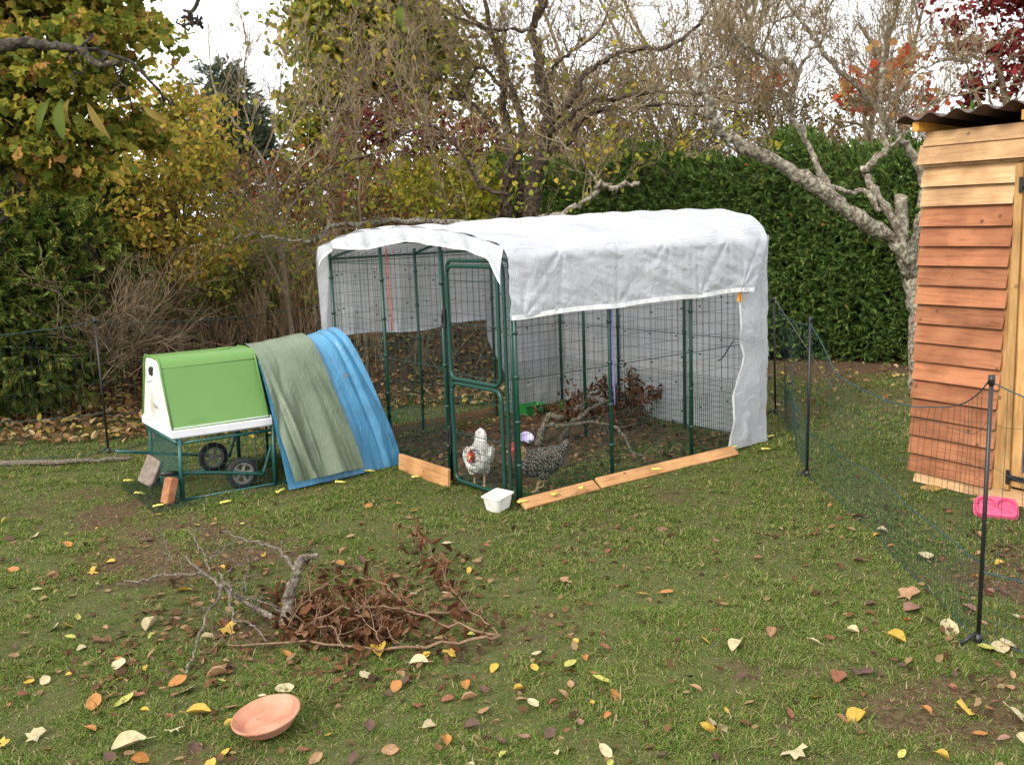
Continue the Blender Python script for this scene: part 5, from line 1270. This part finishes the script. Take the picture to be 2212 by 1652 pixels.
# ---- tall dark hedge on the right
hd_ = thing('hedge', 'high dark green conifer hedge across the right side of the garden', 'hedge', gb_(4.3, 13.6))
HA, HB = np.array([-.4, 16.2]), np.array([9.5, 12.0]); HD = HB - HA; HLn = np.linalg.norm(HD); HD /= HLn; HNn = np.array([HD[1], -HD[0]]); HNn = HNn if HNn[1] < 0 else -HNn
def hz_top(a): return 2.85 + .05 * sstep(.25, .6, a) + .6 * sstep(.66, .9, a) + .16 * np.sin(a * 31) + .1 * np.sin(a * 57 + 1)
k = 27000; a_ = rng.random(k); hh = rng.random(k) ** .85; top = hz_top(a_); z = hh * top
bul = .35 * fbm(a_ * 10, z, 1.2, 71) + .18 * fbm(a_ * 10, z, 4.2, 72)
d_in = rng.random(k) ** 2 * .30 + (hh > .93) * rng.random(k) * 1.2
o_ = .55 * (1 - (hh * 1.0) ** 3) + bul - d_in
PX = HA[0] + HD[0] * a_ * HLn + HNn[0] * o_; PY = HA[1] + HD[1] * a_ * HLn + HNn[1] * o_
D = np.stack([HNn[0] + HD[0] * -.25 + 0 * z, HNn[1] + HD[1] * -.25 + 0 * z, .35 + .9 * (hh > .93)], -1)
hm_ = leaves(MB(), np.stack([PX, PY, z + .02], -1), rng.uniform(.14, .29, k), 'spray', D, .05, .4)
m_hedge = leaf_mat('hedge_sprays', [(0.115, 0.195, 0.051), (0.177, 0.278, 0.071), (0.073, 0.128, 0.035), (0.204, 0.299, 0.076), (0.108, 0.189, 0.051), (0.086, 0.146, 0.043), (0.285, 0.343, 0.088), (0.128, 0.21, 0.051)], .2)
hm_.build('foliage', m_hedge, hd_)
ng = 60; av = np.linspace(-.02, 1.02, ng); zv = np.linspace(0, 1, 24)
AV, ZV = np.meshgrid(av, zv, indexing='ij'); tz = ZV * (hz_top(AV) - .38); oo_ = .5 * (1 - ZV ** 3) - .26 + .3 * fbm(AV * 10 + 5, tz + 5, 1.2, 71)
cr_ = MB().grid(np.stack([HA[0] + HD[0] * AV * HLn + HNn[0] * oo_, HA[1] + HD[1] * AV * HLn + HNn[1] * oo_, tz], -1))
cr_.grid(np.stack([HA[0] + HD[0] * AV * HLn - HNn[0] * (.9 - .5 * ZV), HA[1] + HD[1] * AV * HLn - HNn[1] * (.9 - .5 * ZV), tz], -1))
cr_.build('dark_core', plain('hedge_inside', (.010, .016, .006), .95), hd_, True)  # added dark sheets that close the gaps behind the hedge sprays
hs = MB()
for k in range(14):
    a = k / 13; x, y = HA + HD * a * HLn; hs.tube([(x, y, -.05), (x, y, 2.2)], .06, 6)
hs.build('stems', m_darkb, hd_)
cp = np.stack([HA[0] + HD[0] * a_[:60] * HLn + HNn[0] * (o_[:60] + .25), HA[1] + HD[1] * a_[:60] * HLn + HNn[1] * (o_[:60] + .25), z[:60]], -1)
leaves(MB_h := MB(), cp, rng.uniform(.05, .09, 60), 'oval'); MB_h.build('caught_leaves', leaf_mat('caught', [(.35, .13, .04), (.25, .10, .04), (.30, .18, .05)], .3), hd_)
# ---- bare trees beyond: grey-brown twig haze
def bare(name, label, x, Y, px_top, n, L, seed):
    r_ = np.random.default_rng(seed); mb = MB(); base = gb_(x, Y)
    P = smooth_path([base, base + (r_.normal() * .15, 0, 1.6), base + (r_.normal() * .35, r_.normal() * .2, 3.3), base + (r_.normal() * .6, r_.normal() * .3, px_top)], 5, .03, r_)
    mb.tube(P, np.linspace(.085, .02, len(P)), 6)
    sprout(mb, P, int(n * 1.7), L, .018, 3, .3, 4, None, .18, .7, .62, .14, .0046, r_)
    t = thing(name, label, 'tree', base, 'bare trees beyond the hedge'); mb.build('trunk', m_twig, t)
for (x, Y, top, n, L, sd_, lab) in [(1.0, 17.5, 6.8, 22, 1.5, 1, 'bare twiggy tree directly behind the apple tree crown'), (3.0, 18.5, 6.8, 22, 1.6, 2, 'bare twiggy tree over the middle of the run roof'),
                                 (5.0, 18.0, 6.6, 20, 1.5, 3, 'bare twiggy tree left of the red-leaved bush'), (2.1, 16.6, 5.6, 20, 1.2, 6, 'shorter bare tree rising over the left part of the hedge'), (4.2, 16.2, 5.4, 20, 1.2, 7, 'shorter bare tree over the middle of the hedge'), (6.3, 16.4, 5.2, 18, 1.1, 8, 'shorter bare tree over the right part of the hedge'), (7.2, 18.5, 6.2, 18, 1.4, 4, 'bare twiggy tree behind the scarlet leaves near the shed')]:
    bare('bare_tree', lab, x, Y, top, n, L, sd_)
# ---- red maples at the top right
rb = [blob(2190, 60, 16, 1.0, .8), blob(2120, 120, 16, .5, .5), blob(2230, 150, 16, .9, .5), blob(2100, 190, 16, .5, .25), blob(2150, 10, 16, .6, .4), blob(2060, 60, 16, .35, .3), blob(2020, 200, 16, .4, .2), blob(2260, -40, 16, 1.2, .7)]
bs = gb_(8.6, 16); tr_ = trunk_to(bs, rb, .10, 3)
cp = clumps(rb, 3000, 40, .3, .7, .2)
tree('red_maple', 'dark red leaved maple in the top right corner above the shed', 'tree', bs, cp, rng.uniform(.06, .12, len(cp)), 'maple', leaf_mat('red_maple_leaves', [(.22, .035, .035), (.15, .025, .03), (.30, .05, .045), (.11, .025, .025), (.26, .07, .05)], .4), tr_, m_twig, droop=.4, flat=.5)
rb = [blob(1920, 150, 14.6, .55, .4), blob(1880, 190, 14.6, .5, .25), blob(1960, 120, 14.6, .35, .25), blob(1960, 230, 14.6, .35, .25), blob(1650, 170, 15.5, .35, .3)]
bs = gb_(5.9, 15.2); tr_ = trunk_to(bs, rb, .05, 2)
cp = clumps(rb, 300, 8, .5, .7, .1)
tree('scarlet_bush', 'thin bush with scattered bright orange-red leaves above the hedge', 'bush', bs, cp, rng.uniform(.09, .15, len(cp)), 'maple', leaf_mat('scarlet_leaves', [(0.468, 0.105, 0.053), (0.408, 0.18, 0.06), (0.323, 0.075, 0.045), (0.442, 0.27, 0.105)], .45), tr_, m_twig, droop=.4, flat=.5)

# ---- overhanging branch near the camera, from a tree just out of frame
ob = thing('overhanging_tree', 'dark near branch with a few long hanging leaves at the upper left', 'tree', gb_(-4.2, 2.9)); om = MB(); YN = 3.3
tl = [gb_(-4.2, 2.9), (-4.1, 2.95, 1.4), (-3.7, 3.0, 2.6)]
om.tube(smooth_path(tl + [AT(-420, 140, YN)], 5, .01), np.linspace(.13, .04, 16), 10)
N0 = limb(om, [(-420, 140), (-150, 128), (0, 102), (46, 93), (100, 98), (149, 102), (178, 107)], YN, .026, .0100, 9, 0, 4, .003)
limb(om, [(178, 107), (192, 124), (217, 140), (240, 138), (256, 132)], YN, .013, .008, 8, -.05, 4, .002)
N1 = limb(om, [(178, 107), (205, 106), (232, 116), (285, 134), (325, 174), (352, 205), (369, 228)], YN, .0075, .004, 7, .1, 4, .002)
limb(om, [(254, 134), (256, 160), (250, 185), (242, 210)], YN, .004, .002, 6); limb(om, [(268, 130), (270, 180), (274, 200), (284, 224)], YN, .0045, .003, 6)
limb(om, [(183, 118), (170, 150), (158, 175), (154, 204)], YN, .0045, .002, 6); limb(om, [(178, 107), (186, 96), (194, 86)], YN, .006, .004, 6); limb(om, [(150, 103), (153, 118), (156, 128)], YN, .005, .003, 6)
limb(om, [(210, 136), (222, 126), (232, 116)], YN, .004, .003, 6); limb(om, [(345, 212), (357, 218)], YN, .004, .003, 6); limb(om, [(369, 228), (376, 216)], YN, .003, .002, 6)
# high limb above the frame, with the dangling twig
HLm = smooth_path([(-3.7, 3.0, 2.6), (-3.0, 3.1, 3.4), (-1.6, 3.2, 3.75), (-.2, 3.3, 3.8)], 6, .01); om.tube(HLm, np.linspace(.05, .015, len(HLm)), 8)
q = AT(430, -5, YN); om.tube(smooth_path([(q[0] + .05, 3.25, 3.72), q + (.01, 0, .12), AT(428, 2, YN), AT(413, 25, YN), AT(415, 40, YN)], 5, .001), .0065, 7)
limb(om, [(413, 25), (404, 34), (396, 37), (384, 42)], YN, .0055, .003, 6); limb(om, [(415, 40), (411, 50), (410, 60)], YN, .0065, .004, 6); limb(om, [(415, 40), (424, 47), (432, 43), (438, 42)], YN, .0055, .003, 6)
q = AT(866, -5, YN); om.tube(smooth_path([(-.38, 3.29, 3.78), (q[0], q[1], q[2] + .1), AT(866, 12, YN)], 5, .001), .003, 6)
om.build('branch', m_darkb, ob, True)
def longleaf(p, d, L_, w_, mb, tw=0.0):
    d = nrm(d); sdv = nrm(np.cross(d, (.3 * math.sin(tw) , 1, .3 * math.cos(tw)))); nv = np.cross(d, sdv); rows = []
    for i in range(9):
        t = i / 8; ww = w_ * math.sin(math.pi * min(1, (t * .94 + .03))) ** .8 / 2; c_ = np.asarray(p) + d * L_ * t + nv * .02 * math.sin(t * 3)
        rows.append([c_ - sdv * ww + nv * .006, c_ - nv * .004, c_ + sdv * ww + nv * .006])
    mb.grid(rows)
lmb = MB()
longleaf(AT(134, 215, YN), (-.04, 0, -1), .125, .042, lmb, .5); longleaf(AT(150, 214, YN), (-.01, 0, -1), .08, .02, lmb, 1.5); longleaf(AT(190, 222, YN), (.55, 0, -1), .13, .026, lmb, -.4)
longleaf(AT(110, 212, YN), (-.45, 0, -1), .12, .026, lmb, .9); longleaf(AT(866, 12, YN), (-.03, 0, -1), .065, .03, lmb, .2); longleaf(AT(310, 226, YN), (.9, 0, -.6), .10, .025, lmb, .6)
lmb.build('leaves', leaf_mat('near_leaves', [(.16, .185, .045), (.12, .155, .035), (.24, .18, .05)], .4), ob, True)

# ================================================================== branches on the ground
def pgz(x, y, z): p = G(x, y, z); p[2] = max(z, .012) + float(gz(p[0], p[1])); return p
def stick(mb, pts, r0, r1, tf, n=7, k=4, jit=.006):
    P = smooth_path([pgz(tf[0] + x * tf[2], tf[1] + y * tf[2], z) for x, y, z in pts], k, jit); mb.tube(P, np.linspace(r0, r1, len(P)) * (1 + .12 * rng.normal(size=len(P))), n); return P
T6 = (221.9, 1058.2, .41667); T3 = (1058.2, 443.8, .41338)
lgt = thing('cut_branch', 'upright sawn branch with a crooked top in the foreground brush pile', 'branch', pgz(T6[0] + 950 * T6[2], T6[1] + 690 * T6[2], 0)); mb = MB()
stick(mb, [(950, 685, .04), (962, 610, .08), (975, 540, .15), (1000, 440, .26), (1005, 400, .30), (1030, 355, .33), (1070, 338, .34), (1108, 322, .35)], .036, .015, T6, 10)
stick(mb, [(998, 410, .30), (975, 380, .31), (930, 320, .33), (860, 285, .31), (800, 270, .29), (690, 245, .22), (620, 215, .14)], .011, .005, T6)
P = stick(mb, [(925, 310, .33), (930, 270, .37), (940, 245, .40)], .005, .003, T6)
mb.build('wood', m_branch, lgt, True)
e0 = pgz(T6[0] + 950 * T6[2], T6[1] + 687 * T6[2], .04); dv = nrm(e0 - pgz(T6[0] + 962 * T6[2], T6[1] + 610 * T6[2], .08))
MB().lathe([(.001, .002), (.036, .001), (.038, -.004)], e0, 14, np.array([nrm(np.cross(dv, (0, 0, 1))), np.cross(dv, nrm(np.cross(dv, (0, 0, 1)))), dv])).build('cut_end', noise_mat('fresh_cut', [(.30, .17, .09), (.42, .26, .15)], 30, .8, .2), lgt)
lch = thing('lichen_branch', 'sprawling grey lichen branch at the left of the foreground brush pile', 'branch', pgz(T6[0] + 700 * T6[2], T6[1] + 560 * T6[2], 0)); mb = MB()
S_ = [stick(mb, [(900, 672, .03), (830, 625, .06), (760, 590, .09), (640, 520, .14), (560, 460, .17), (500, 415, .18), (420, 340, .2)], .017, .005, T6),
      stick(mb, [(520, 430, .17), (420, 437, .12), (300, 452, .08), (180, 472, .04), (70, 492, .015)], .008, .005, T6), stick(mb, [(548, 430, .17), (525, 340, .24), (490, 280, .27), (445, 200, .3)], .008, .003, T6),
      stick(mb, [(630, 505, .15), (600, 560, .13), (550, 640, .11), (510, 740, .09), (475, 850, .06), (430, 960, .015)], .009, .005, T6), stick(mb, [(600, 430, .17), (645, 500, .16), (662, 600, .13), (680, 680, .09), (750, 688, .08), (810, 730, .06), (850, 785, .02)], .008, .004, T6),
      stick(mb, [(350, 380, .06), (335, 320, .12), (325, 270, .17)], .005, .003, T6), stick(mb, [(560, 370, .1), (620, 320, .12), (680, 280, .1)], .006, .003, T6), stick(mb, [(650, 540, .14), (740, 560, .12), (860, 590, .08), (920, 610, .05)], .007, .004, T6),
      stick(mb, [(740, 540, .12), (735, 470, .16), (760, 390, .2)], .005, .002, T6), stick(mb, [(650, 430, .15), (720, 370, .18), (770, 310, .2)], .005, .002, T6)]
for P in S_: sprout(mb, P, 4, .13, .003, 1, .15, 3, None, .1, rmin=.0016)
mb.build('wood', m_branch, lch, True)
lfb = thing('leafy_branch', 'long thin fallen branch with dry brown curled leaves in the foreground brush pile', 'branch', pgz(T6[0] + 1300 * T6[2], T6[1] + 760 * T6[2], 0)); mb = MB(); mtan = noise_mat('tan_bark', [(.14, .085, .048), (.25, .155, .09)], 30, .85, .2)
S2 = [stick(mb, [(2065, 742, .05), (1900, 766, .05), (1700, 802, .03), (1500, 816, .03), (1300, 808, .04), (1110, 766, .06), (900, 795, .04), (650, 792, .03), (500, 842, .015)], 0.0086, 0.0036, T6, 6, 3, .012),
      stick(mb, [(2060, 742, .05), (1850, 704, .07), (1680, 655, .12), (1580, 620, .15), (1460, 592, .18), (1360, 590, .18)], 0.0072, 0.0029, T6, 6, 3, .012),
      stick(mb, [(2050, 738, .05), (1960, 665, .06), (1900, 615, .08), (1810, 520, .10), (1760, 410, .12), (1700, 300, .13), (1640, 235, .12), (1520, 172, .06)], 0.0043, 0.0022, T6, 6, 3, .012),
      stick(mb, [(1520, 662, .03), (1700, 638, .03), (1900, 622, .02)], 0.0086, 0.0065, T6, 6, 3, .012), stick(mb, [(1290, 550, .2), (1400, 640, .12), (1470, 720, .08), (1520, 795, .03)], 0.0029, 0.0022, T6, 6, 3, .012),
      stick(mb, [(1580, 622, .15), (1520, 540, .22), (1430, 470, .26), (1330, 440, .27)], 0.0043, 0.0022, T6, 6, 3, .012), stick(mb, [(1350, 592, .18), (1200, 620, .16), (1080, 680, .1), (980, 740, .04)], 0.0043, 0.0022, T6, 6, 3, .012),
      stick(mb, [(1250, 810, .05), (1180, 700, .1), (1080, 680, .12)], 0.0043, 0.0029, T6, 6, 3, .012), stick(mb, [(960, 700, .04), (1050, 560, .16), (1150, 480, .22), (1260, 420, .24)], 0.0036, 0.0022, T6, 6, 3, .012), stick(mb, [(1450, 800, .03), (1380, 690, .1), (1300, 600, .16)], 0.0036, 0.0022, T6, 6, 3, .012)]
for P in S2: sprout(mb, P, 5, .14, .003, 1, .15, 3, None, .1, rmin=.0016)
mb.build('wood', mtan, lfb, True)
pp = []
for P in S2[1:]:
    for _ in range(30): pp.append((P[rng.integers(0, len(P))] + rng.normal(size=3) * (.06, .06, .03)) * (1, 1, .75))
for _ in range(520):
    a, r_ = rng.uniform(0, 2 * math.pi), rng.random() ** .6; x, y = 1240 + 400 * r_ * math.cos(a), 610 + 190 * r_ * math.sin(a); pp.append(pgz(T6[0] + x * T6[2], T6[1] + y * T6[2], .015 + .11 * rng.random() * (1 - r_)))
for _ in range(60):
    t_ = rng.random(); P = S2[2]; i = int((.35 + .6 * t_) * (len(P) - 1)); pp.append(P[i] + rng.normal(size=3) * .025)
pp = np.array(pp); pp[:, 2] = np.maximum(pp[:, 2], .025)
mdry = leaf_mat('dry_brown_leaves', [(.095, .042, .022), (.14, .062, .031), (.065, .030, .017), (.18, .09, .046), (.11, .048, .025), (.22, .12, .065), (.08, .036, .02)], .2)
leaves(MB_d := MB(), pp, rng.uniform(.04, .095, len(pp)), 'curl', None, .5, .1); MB_d.build('dry_leaves', mdry, lfb)
# stick lying on the lawn to the left
stp = [G(-40, 1008), G(90, 1004), G(150, 1003), G(230, 999), G(290, 996)]
mb = MB(); P = smooth_path([(p[0], p[1], .03 + float(gz(p[0], p[1]))) for p in stp], 4, .006); mb.tube(P, np.linspace(.032, .012, len(P)), 8); sprout(mb, P, 4, .22, .006, 0, .1)
tag(mb.build('fallen_stick', m_branch, None, True, P[0]), 'long bare stick lying on the lawn left of the coop', 'stick')
# perch branch and leafy brush inside the run
br = thing('perch_branch', 'thick lichened branch arching over the ground inside the run', 'branch', pgz(T3[0] + 250 * T3[2], T3[1] + 1250 * T3[2], 0)); mb = MB()
stick(mb, [(250, 1262, .0), (270, 1190, .10), (292, 1130, .20), (318, 1098, .25), (350, 1106, .27), (385, 1108, .26)], 0.0385, 0.0222, T3, 10)
A1 = stick(mb, [(370, 1225, .02), (430, 1140, .18), (480, 1098, .26), (560, 1045, .34), (640, 1010, .38)], 0.0281, 0.0133, T3, 9)
A2 = stick(mb, [(300, 1150, .20), (400, 1148, .22), (480, 1134, .24), (560, 1134, .24), (640, 1150, .20), (690, 1190, .14), (725, 1255, .07), (745, 1290, .04), (810, 1315, .02)], 0.0192, 0.0089, T3, 9)
A3 = stick(mb, [(440, 1075, .25), (480, 1045, .3), (520, 1030, .32)], 0.0207, 0.0118, T3, 8)
for P in (A1, A2, A3): sprout(mb, P, 6, .2, .005, 1, .1)
mb.build('wood', bark_mat('perch_bark', (.045, .035, .027), (.125, .095, .07), (.27, .25, .18), .5, 22), br, True)
bh = thing('leafy_brush', 'heap of twigs with dry red-brown leaves inside the run', 'brush', pgz(T3[0] + 680 * T3[2], T3[1] + 1090 * T3[2], 0)); mb = MB(); cpt = []
for k in range(32):
    b0_ = pgz(T3[0] + rng.uniform(530, 880) * T3[2], T3[1] + rng.uniform(1060, 1140) * T3[2], .03); tl_ = []
    grow(mb, b0_, (rng.normal() * .7 + (.2 if k % 2 else -.35), rng.normal() * .4, .26 if k > 1 else 1.5), rng.uniform(.22, .42), .006, 2, 3, -.02, .7, .55, .15, tl_, .002); cpt += tl_
mb.build('twigs', mtan, bh)
cpt = np.array(cpt); cpt = cpt[cpt[:, 2] > .02]; cpt = np.repeat(cpt, 2, 0) + rng.normal(size=(len(cpt) * 2, 3)) * .03
leaves(MB_e := MB(), cpt, rng.uniform(.045, .10, len(cpt)), 'curl', None, .5, .2); MB_e.build('dry_leaves', mdry, bh)
# ================================================================== fallen leaves one by one
def leaf_mesh(kind, seed):
    r = np.random.default_rng(seed); mb = MB()
    if kind == 'oval' or kind == 'curled' or kind == 'round':
        wd = {'oval': .30, 'curled': .34, 'round': .44}[kind]; rows = []; cu = {'oval': .10, 'curled': .34, 'round': .08}[kind] * r.uniform(.6, 1.4); bd = r.uniform(-.12, .2)
        for i in range(9):
            t = i / 8; ww = wd * math.sin(math.pi * min(1, t * .96 + .02)) ** .75; row = []
            for j in range(-3, 4):
                y = ww * j / 3; row.append((t - .5, y + .02 * math.sin(t * 11) * (j > 2), cu * (abs(j) / 3) ** 1.6 * (ww / wd) + bd * (t - .5) ** 2 * 2 + .012 * math.sin(t * 17 + j)))
            rows.append(row)
        mb.grid(rows)
    else:
        T, F = TEMPL['maple']; V = T.copy(); V[:, 0] -= .4; V[:, :2] *= (1 + .16 * r.normal(size=(len(V), 1))); V[:, 2] = V[:, 2] * r.uniform(.8, 2.2) + r.uniform(.25, .9) * V[:, 1] ** 2 + .10 * r.random(len(V)); mb.add(V, F)
    mb.tube([(-.48, 0, .01), (-.62, .03, .02), (-.78, .07 * r.choice([-1, 1]), .01)], .012, 5)
    return mb
def leaf_surface(name, c):
    d = tuple(x * .62 for x in c); m = noise_mat(name, [d, c, tuple(min(1, x * 1.15) for x in c)], 5, .55, .3, lo=.3, hi=.62, bscale=14, spec=.3); return m
LC = {'pale cream': (.42, .35, .20), 'bright yellow': (.42, .27, .04), 'orange': (.33, .14, .035), 'tan': (.28, .16, .08), 'reddish brown': (.20, .075, .035), 'yellow-green': (.32, .31, .07), 'dark brown': (.085, .045, .03), 'pinkish brown': (.21, .11, .075)}
LM = {c: leaf_surface('fallen_leaf_' + c.replace(' ', '_').replace('-', '_'), v) for c, v in LC.items()}
MESH = {}
def get_leaf(c, k, v):
    key = (c, k, v)
    if key not in MESH: MESH[key] = leaf_mesh(k, hash((k, v)) % 1000 if False else {'oval': 10, 'curled': 20, 'round': 30, 'lobed': 40}[k] + v).mesh('fallen_leaf', LM[c], smooth=True)
    return MESH[key]
LAND = [('terracotta saucer', G(578, 1560)), ('upright sawn branch', G(640, 1350)), ('right tip of the brush pile', G(1085, 1370)), ('white plastic tub', G(1076, 1098)), ('foot of the nearest netting post', G(2112, 1390)),
        ('pink double bowl', G(2160, 1118)), ('orange brick', G(363, 1085)), ('long stick on the lawn', G(120, 1005)), ('bottom left corner of the view', G(0, 1652)), ('bottom right corner of the view', G(2212, 1652)),
        ('middle of the bottom edge', G(1106, 1652)), ('far end of the long plank', G(1588, 981)), ('middle of the left edge of view', G(0, 1330)), ('middle of the open lawn', G(1500, 1280)), ('middle netting post', G(1743, 1028))]
specs = []   # x, y (image), size, colour, shape
for q in [(615, 1492, .085, 'pale cream', 'round'), (1215, 1258, 0.080, 'tan', 'lobed'), (1440, 1284, .07, 'orange', 'oval'), (1386, 1288, .06, 'bright yellow', 'oval'), (904, 1432, .085, 'pale cream', 'curled'), (820, 1412, .10, 'bright yellow', 'curled'),
          (792, 1460, .075, 'pale cream', 'round'), (1232, 1438, .07, 'yellow-green', 'oval'), (1300, 1475, .085, 'yellow-green', 'oval'), (1590, 1403, .085, 'pale cream', 'curled'), (1810, 1470, .10, 'reddish brown', 'oval'), (1860, 1462, 0.08, 'dark brown', 'lobed'),
          (2085, 1538, 0.088, 'bright yellow', 'lobed'), (1850, 1552, .09, 'bright yellow', 'curled'), (1550, 1580, 0.080, 'pale cream', 'lobed'), (1530, 1580, .07, 'bright yellow', 'oval'), (2050, 1362, .13, 'pale cream', 'oval'), (1935, 1390, .08, 'bright yellow', 'curled'),
          (2000, 1205, .12, 'pale cream', 'oval'), (1965, 1290, 0.096, 'tan', 'lobed'), (1970, 1318, .11, 'pinkish brown', 'oval'), (1855, 1116, .11, 'tan', 'oval'), (1430, 1148, .075, 'pinkish brown', 'round'), (2090, 1320, .09, 'pinkish brown', 'oval'),
          (2180, 1400, .11, 'pale cream', 'oval'), (2130, 1410, .10, 'yellow-green', 'oval'), (2160, 1406, .08, 'pale cream', 'round'), (330, 1355, .10, 'pale cream', 'curled'), (205, 1528, .10, 'orange', 'oval'), (270, 1520, .095, 'yellow-green', 'oval'), (408, 1495, .08, 'pale cream', 'round'),
          (430, 1545, .09, 'bright yellow', 'curled'), (385, 1478, .08, 'orange', 'oval'), (470, 1465, .085, 'tan', 'curled'), (258, 1448, .07, 'pale cream', 'round'), (280, 1690 - 75, .12, 'pale cream', 'curled'), (80, 1598, 0.064, 'pale cream', 'lobed'), (372, 1585, 0.064, 'pale cream', 'lobed'),
          (65, 1485, .07, 'bright yellow', 'oval'), (120, 1365, .09, 'pale cream', 'oval'), (150, 1360, .06, 'bright yellow', 'oval'), (30, 1235, .075, 'orange', 'oval'), (75, 1160, .07, 'pale cream', 'round'), (1720, 1625, 0.080, 'pale cream', 'lobed'), (2205, 1555, .10, 'pale cream', 'round'),
          (1068, 1444, .06, 'bright yellow', 'oval'), (970, 1410, 0.064, 'bright yellow', 'lobed'), (1330, 1510, .07, 'orange', 'oval'), (1505, 1492, .055, 'tan', 'oval'), (660, 1195, .09, 'pale cream', 'round'), (490, 1368, 0.076, 'bright yellow', 'lobed'), (400, 1280, .085, 'bright yellow', 'oval'), (895, 1108, .07, 'orange', 'oval')]:
    p = G(q[0], q[1]); specs.append((p[0], p[1], *q[2:]))
cs = list(LC); pw = np.array([.10, .11, .12, .20, .18, .05, .17, .11]); pw /= pw.sum(); sh_ = ['oval', 'curled', 'round', 'lobed']
while len(specs) < 300:
    if rng.random() < .55: x, y = G(rng.uniform(-20, 2232), rng.uniform(1330, 1660))[:2]
    else: x, y = G(rng.uniform(-20, 2232), rng.uniform(1090, 1400))[:2]
    d = fbm(np.array([x]), np.array([y]), 1.3, 91)[0]
    px = abs(x / y)
    if rng.random() > .25 + .35 * (x < .2 and y < 5) + 1.5 * sstep(.42, .62, d) * 1.0 or (x > -.2 and y > 4.6 and x < 1.9 and rng.random() < .85): continue
    if any((x - s[0]) ** 2 + (y - s[1]) ** 2 < .004 for s in specs): continue
    if math.hypot(x - sc[0], y - sc[1]) < .2 or -.35 < x - G(1076, 1098)[0] < .2 and abs(y - G(1076, 1098)[1]) < .2: continue
    specs.append((x, y, rng.uniform(.03, .066), cs[rng.choice(8, p=pw)], sh_[rng.choice(4, p=[.44, .33, .19, .04])]))
ORD = ['', 'second ', 'third ', 'fourth ', 'fifth ', 'sixth ', 'seventh ', 'eighth ', 'ninth ', 'tenth ', 'eleventh ', 'twelfth ', 'thirteenth ', 'fourteenth ', 'fifteenth ', 'sixteenth ']
near = {}
for i, s in enumerate(specs):
    d = [math.hypot(s[0] - p[0], s[1] - p[1]) for _, p in LAND]; j = int(np.argmin(d)); near.setdefault((j, s[3], s[4]), []).append((d[j], i))
lab = {}
for (j, c_, k_), v in near.items():
    for r_, (_, i) in enumerate(sorted(v)): lab[i] = f"{c_} {k_} leaf, {ORD[min(r_, 15)]}closest such to the {LAND[j][0]}"
for i, (x, y, sz, c_, k_) in enumerate(specs):
    o = bpy.data.objects.new('fallen_leaf', get_leaf(c_, k_, int(rng.integers(0, 4)))); C.objects.link(o)
    o.location = (x, y, float(gz(x, y)) + rng.uniform(.010, .022)); o.scale = (sz * 1.15,) * 3
    o.rotation_euler = (rng.normal() * .30, rng.normal() * .30, rng.uniform(0, 6.28))
    tag(o, lab[i], 'leaf', 'fallen leaves on the lawn')
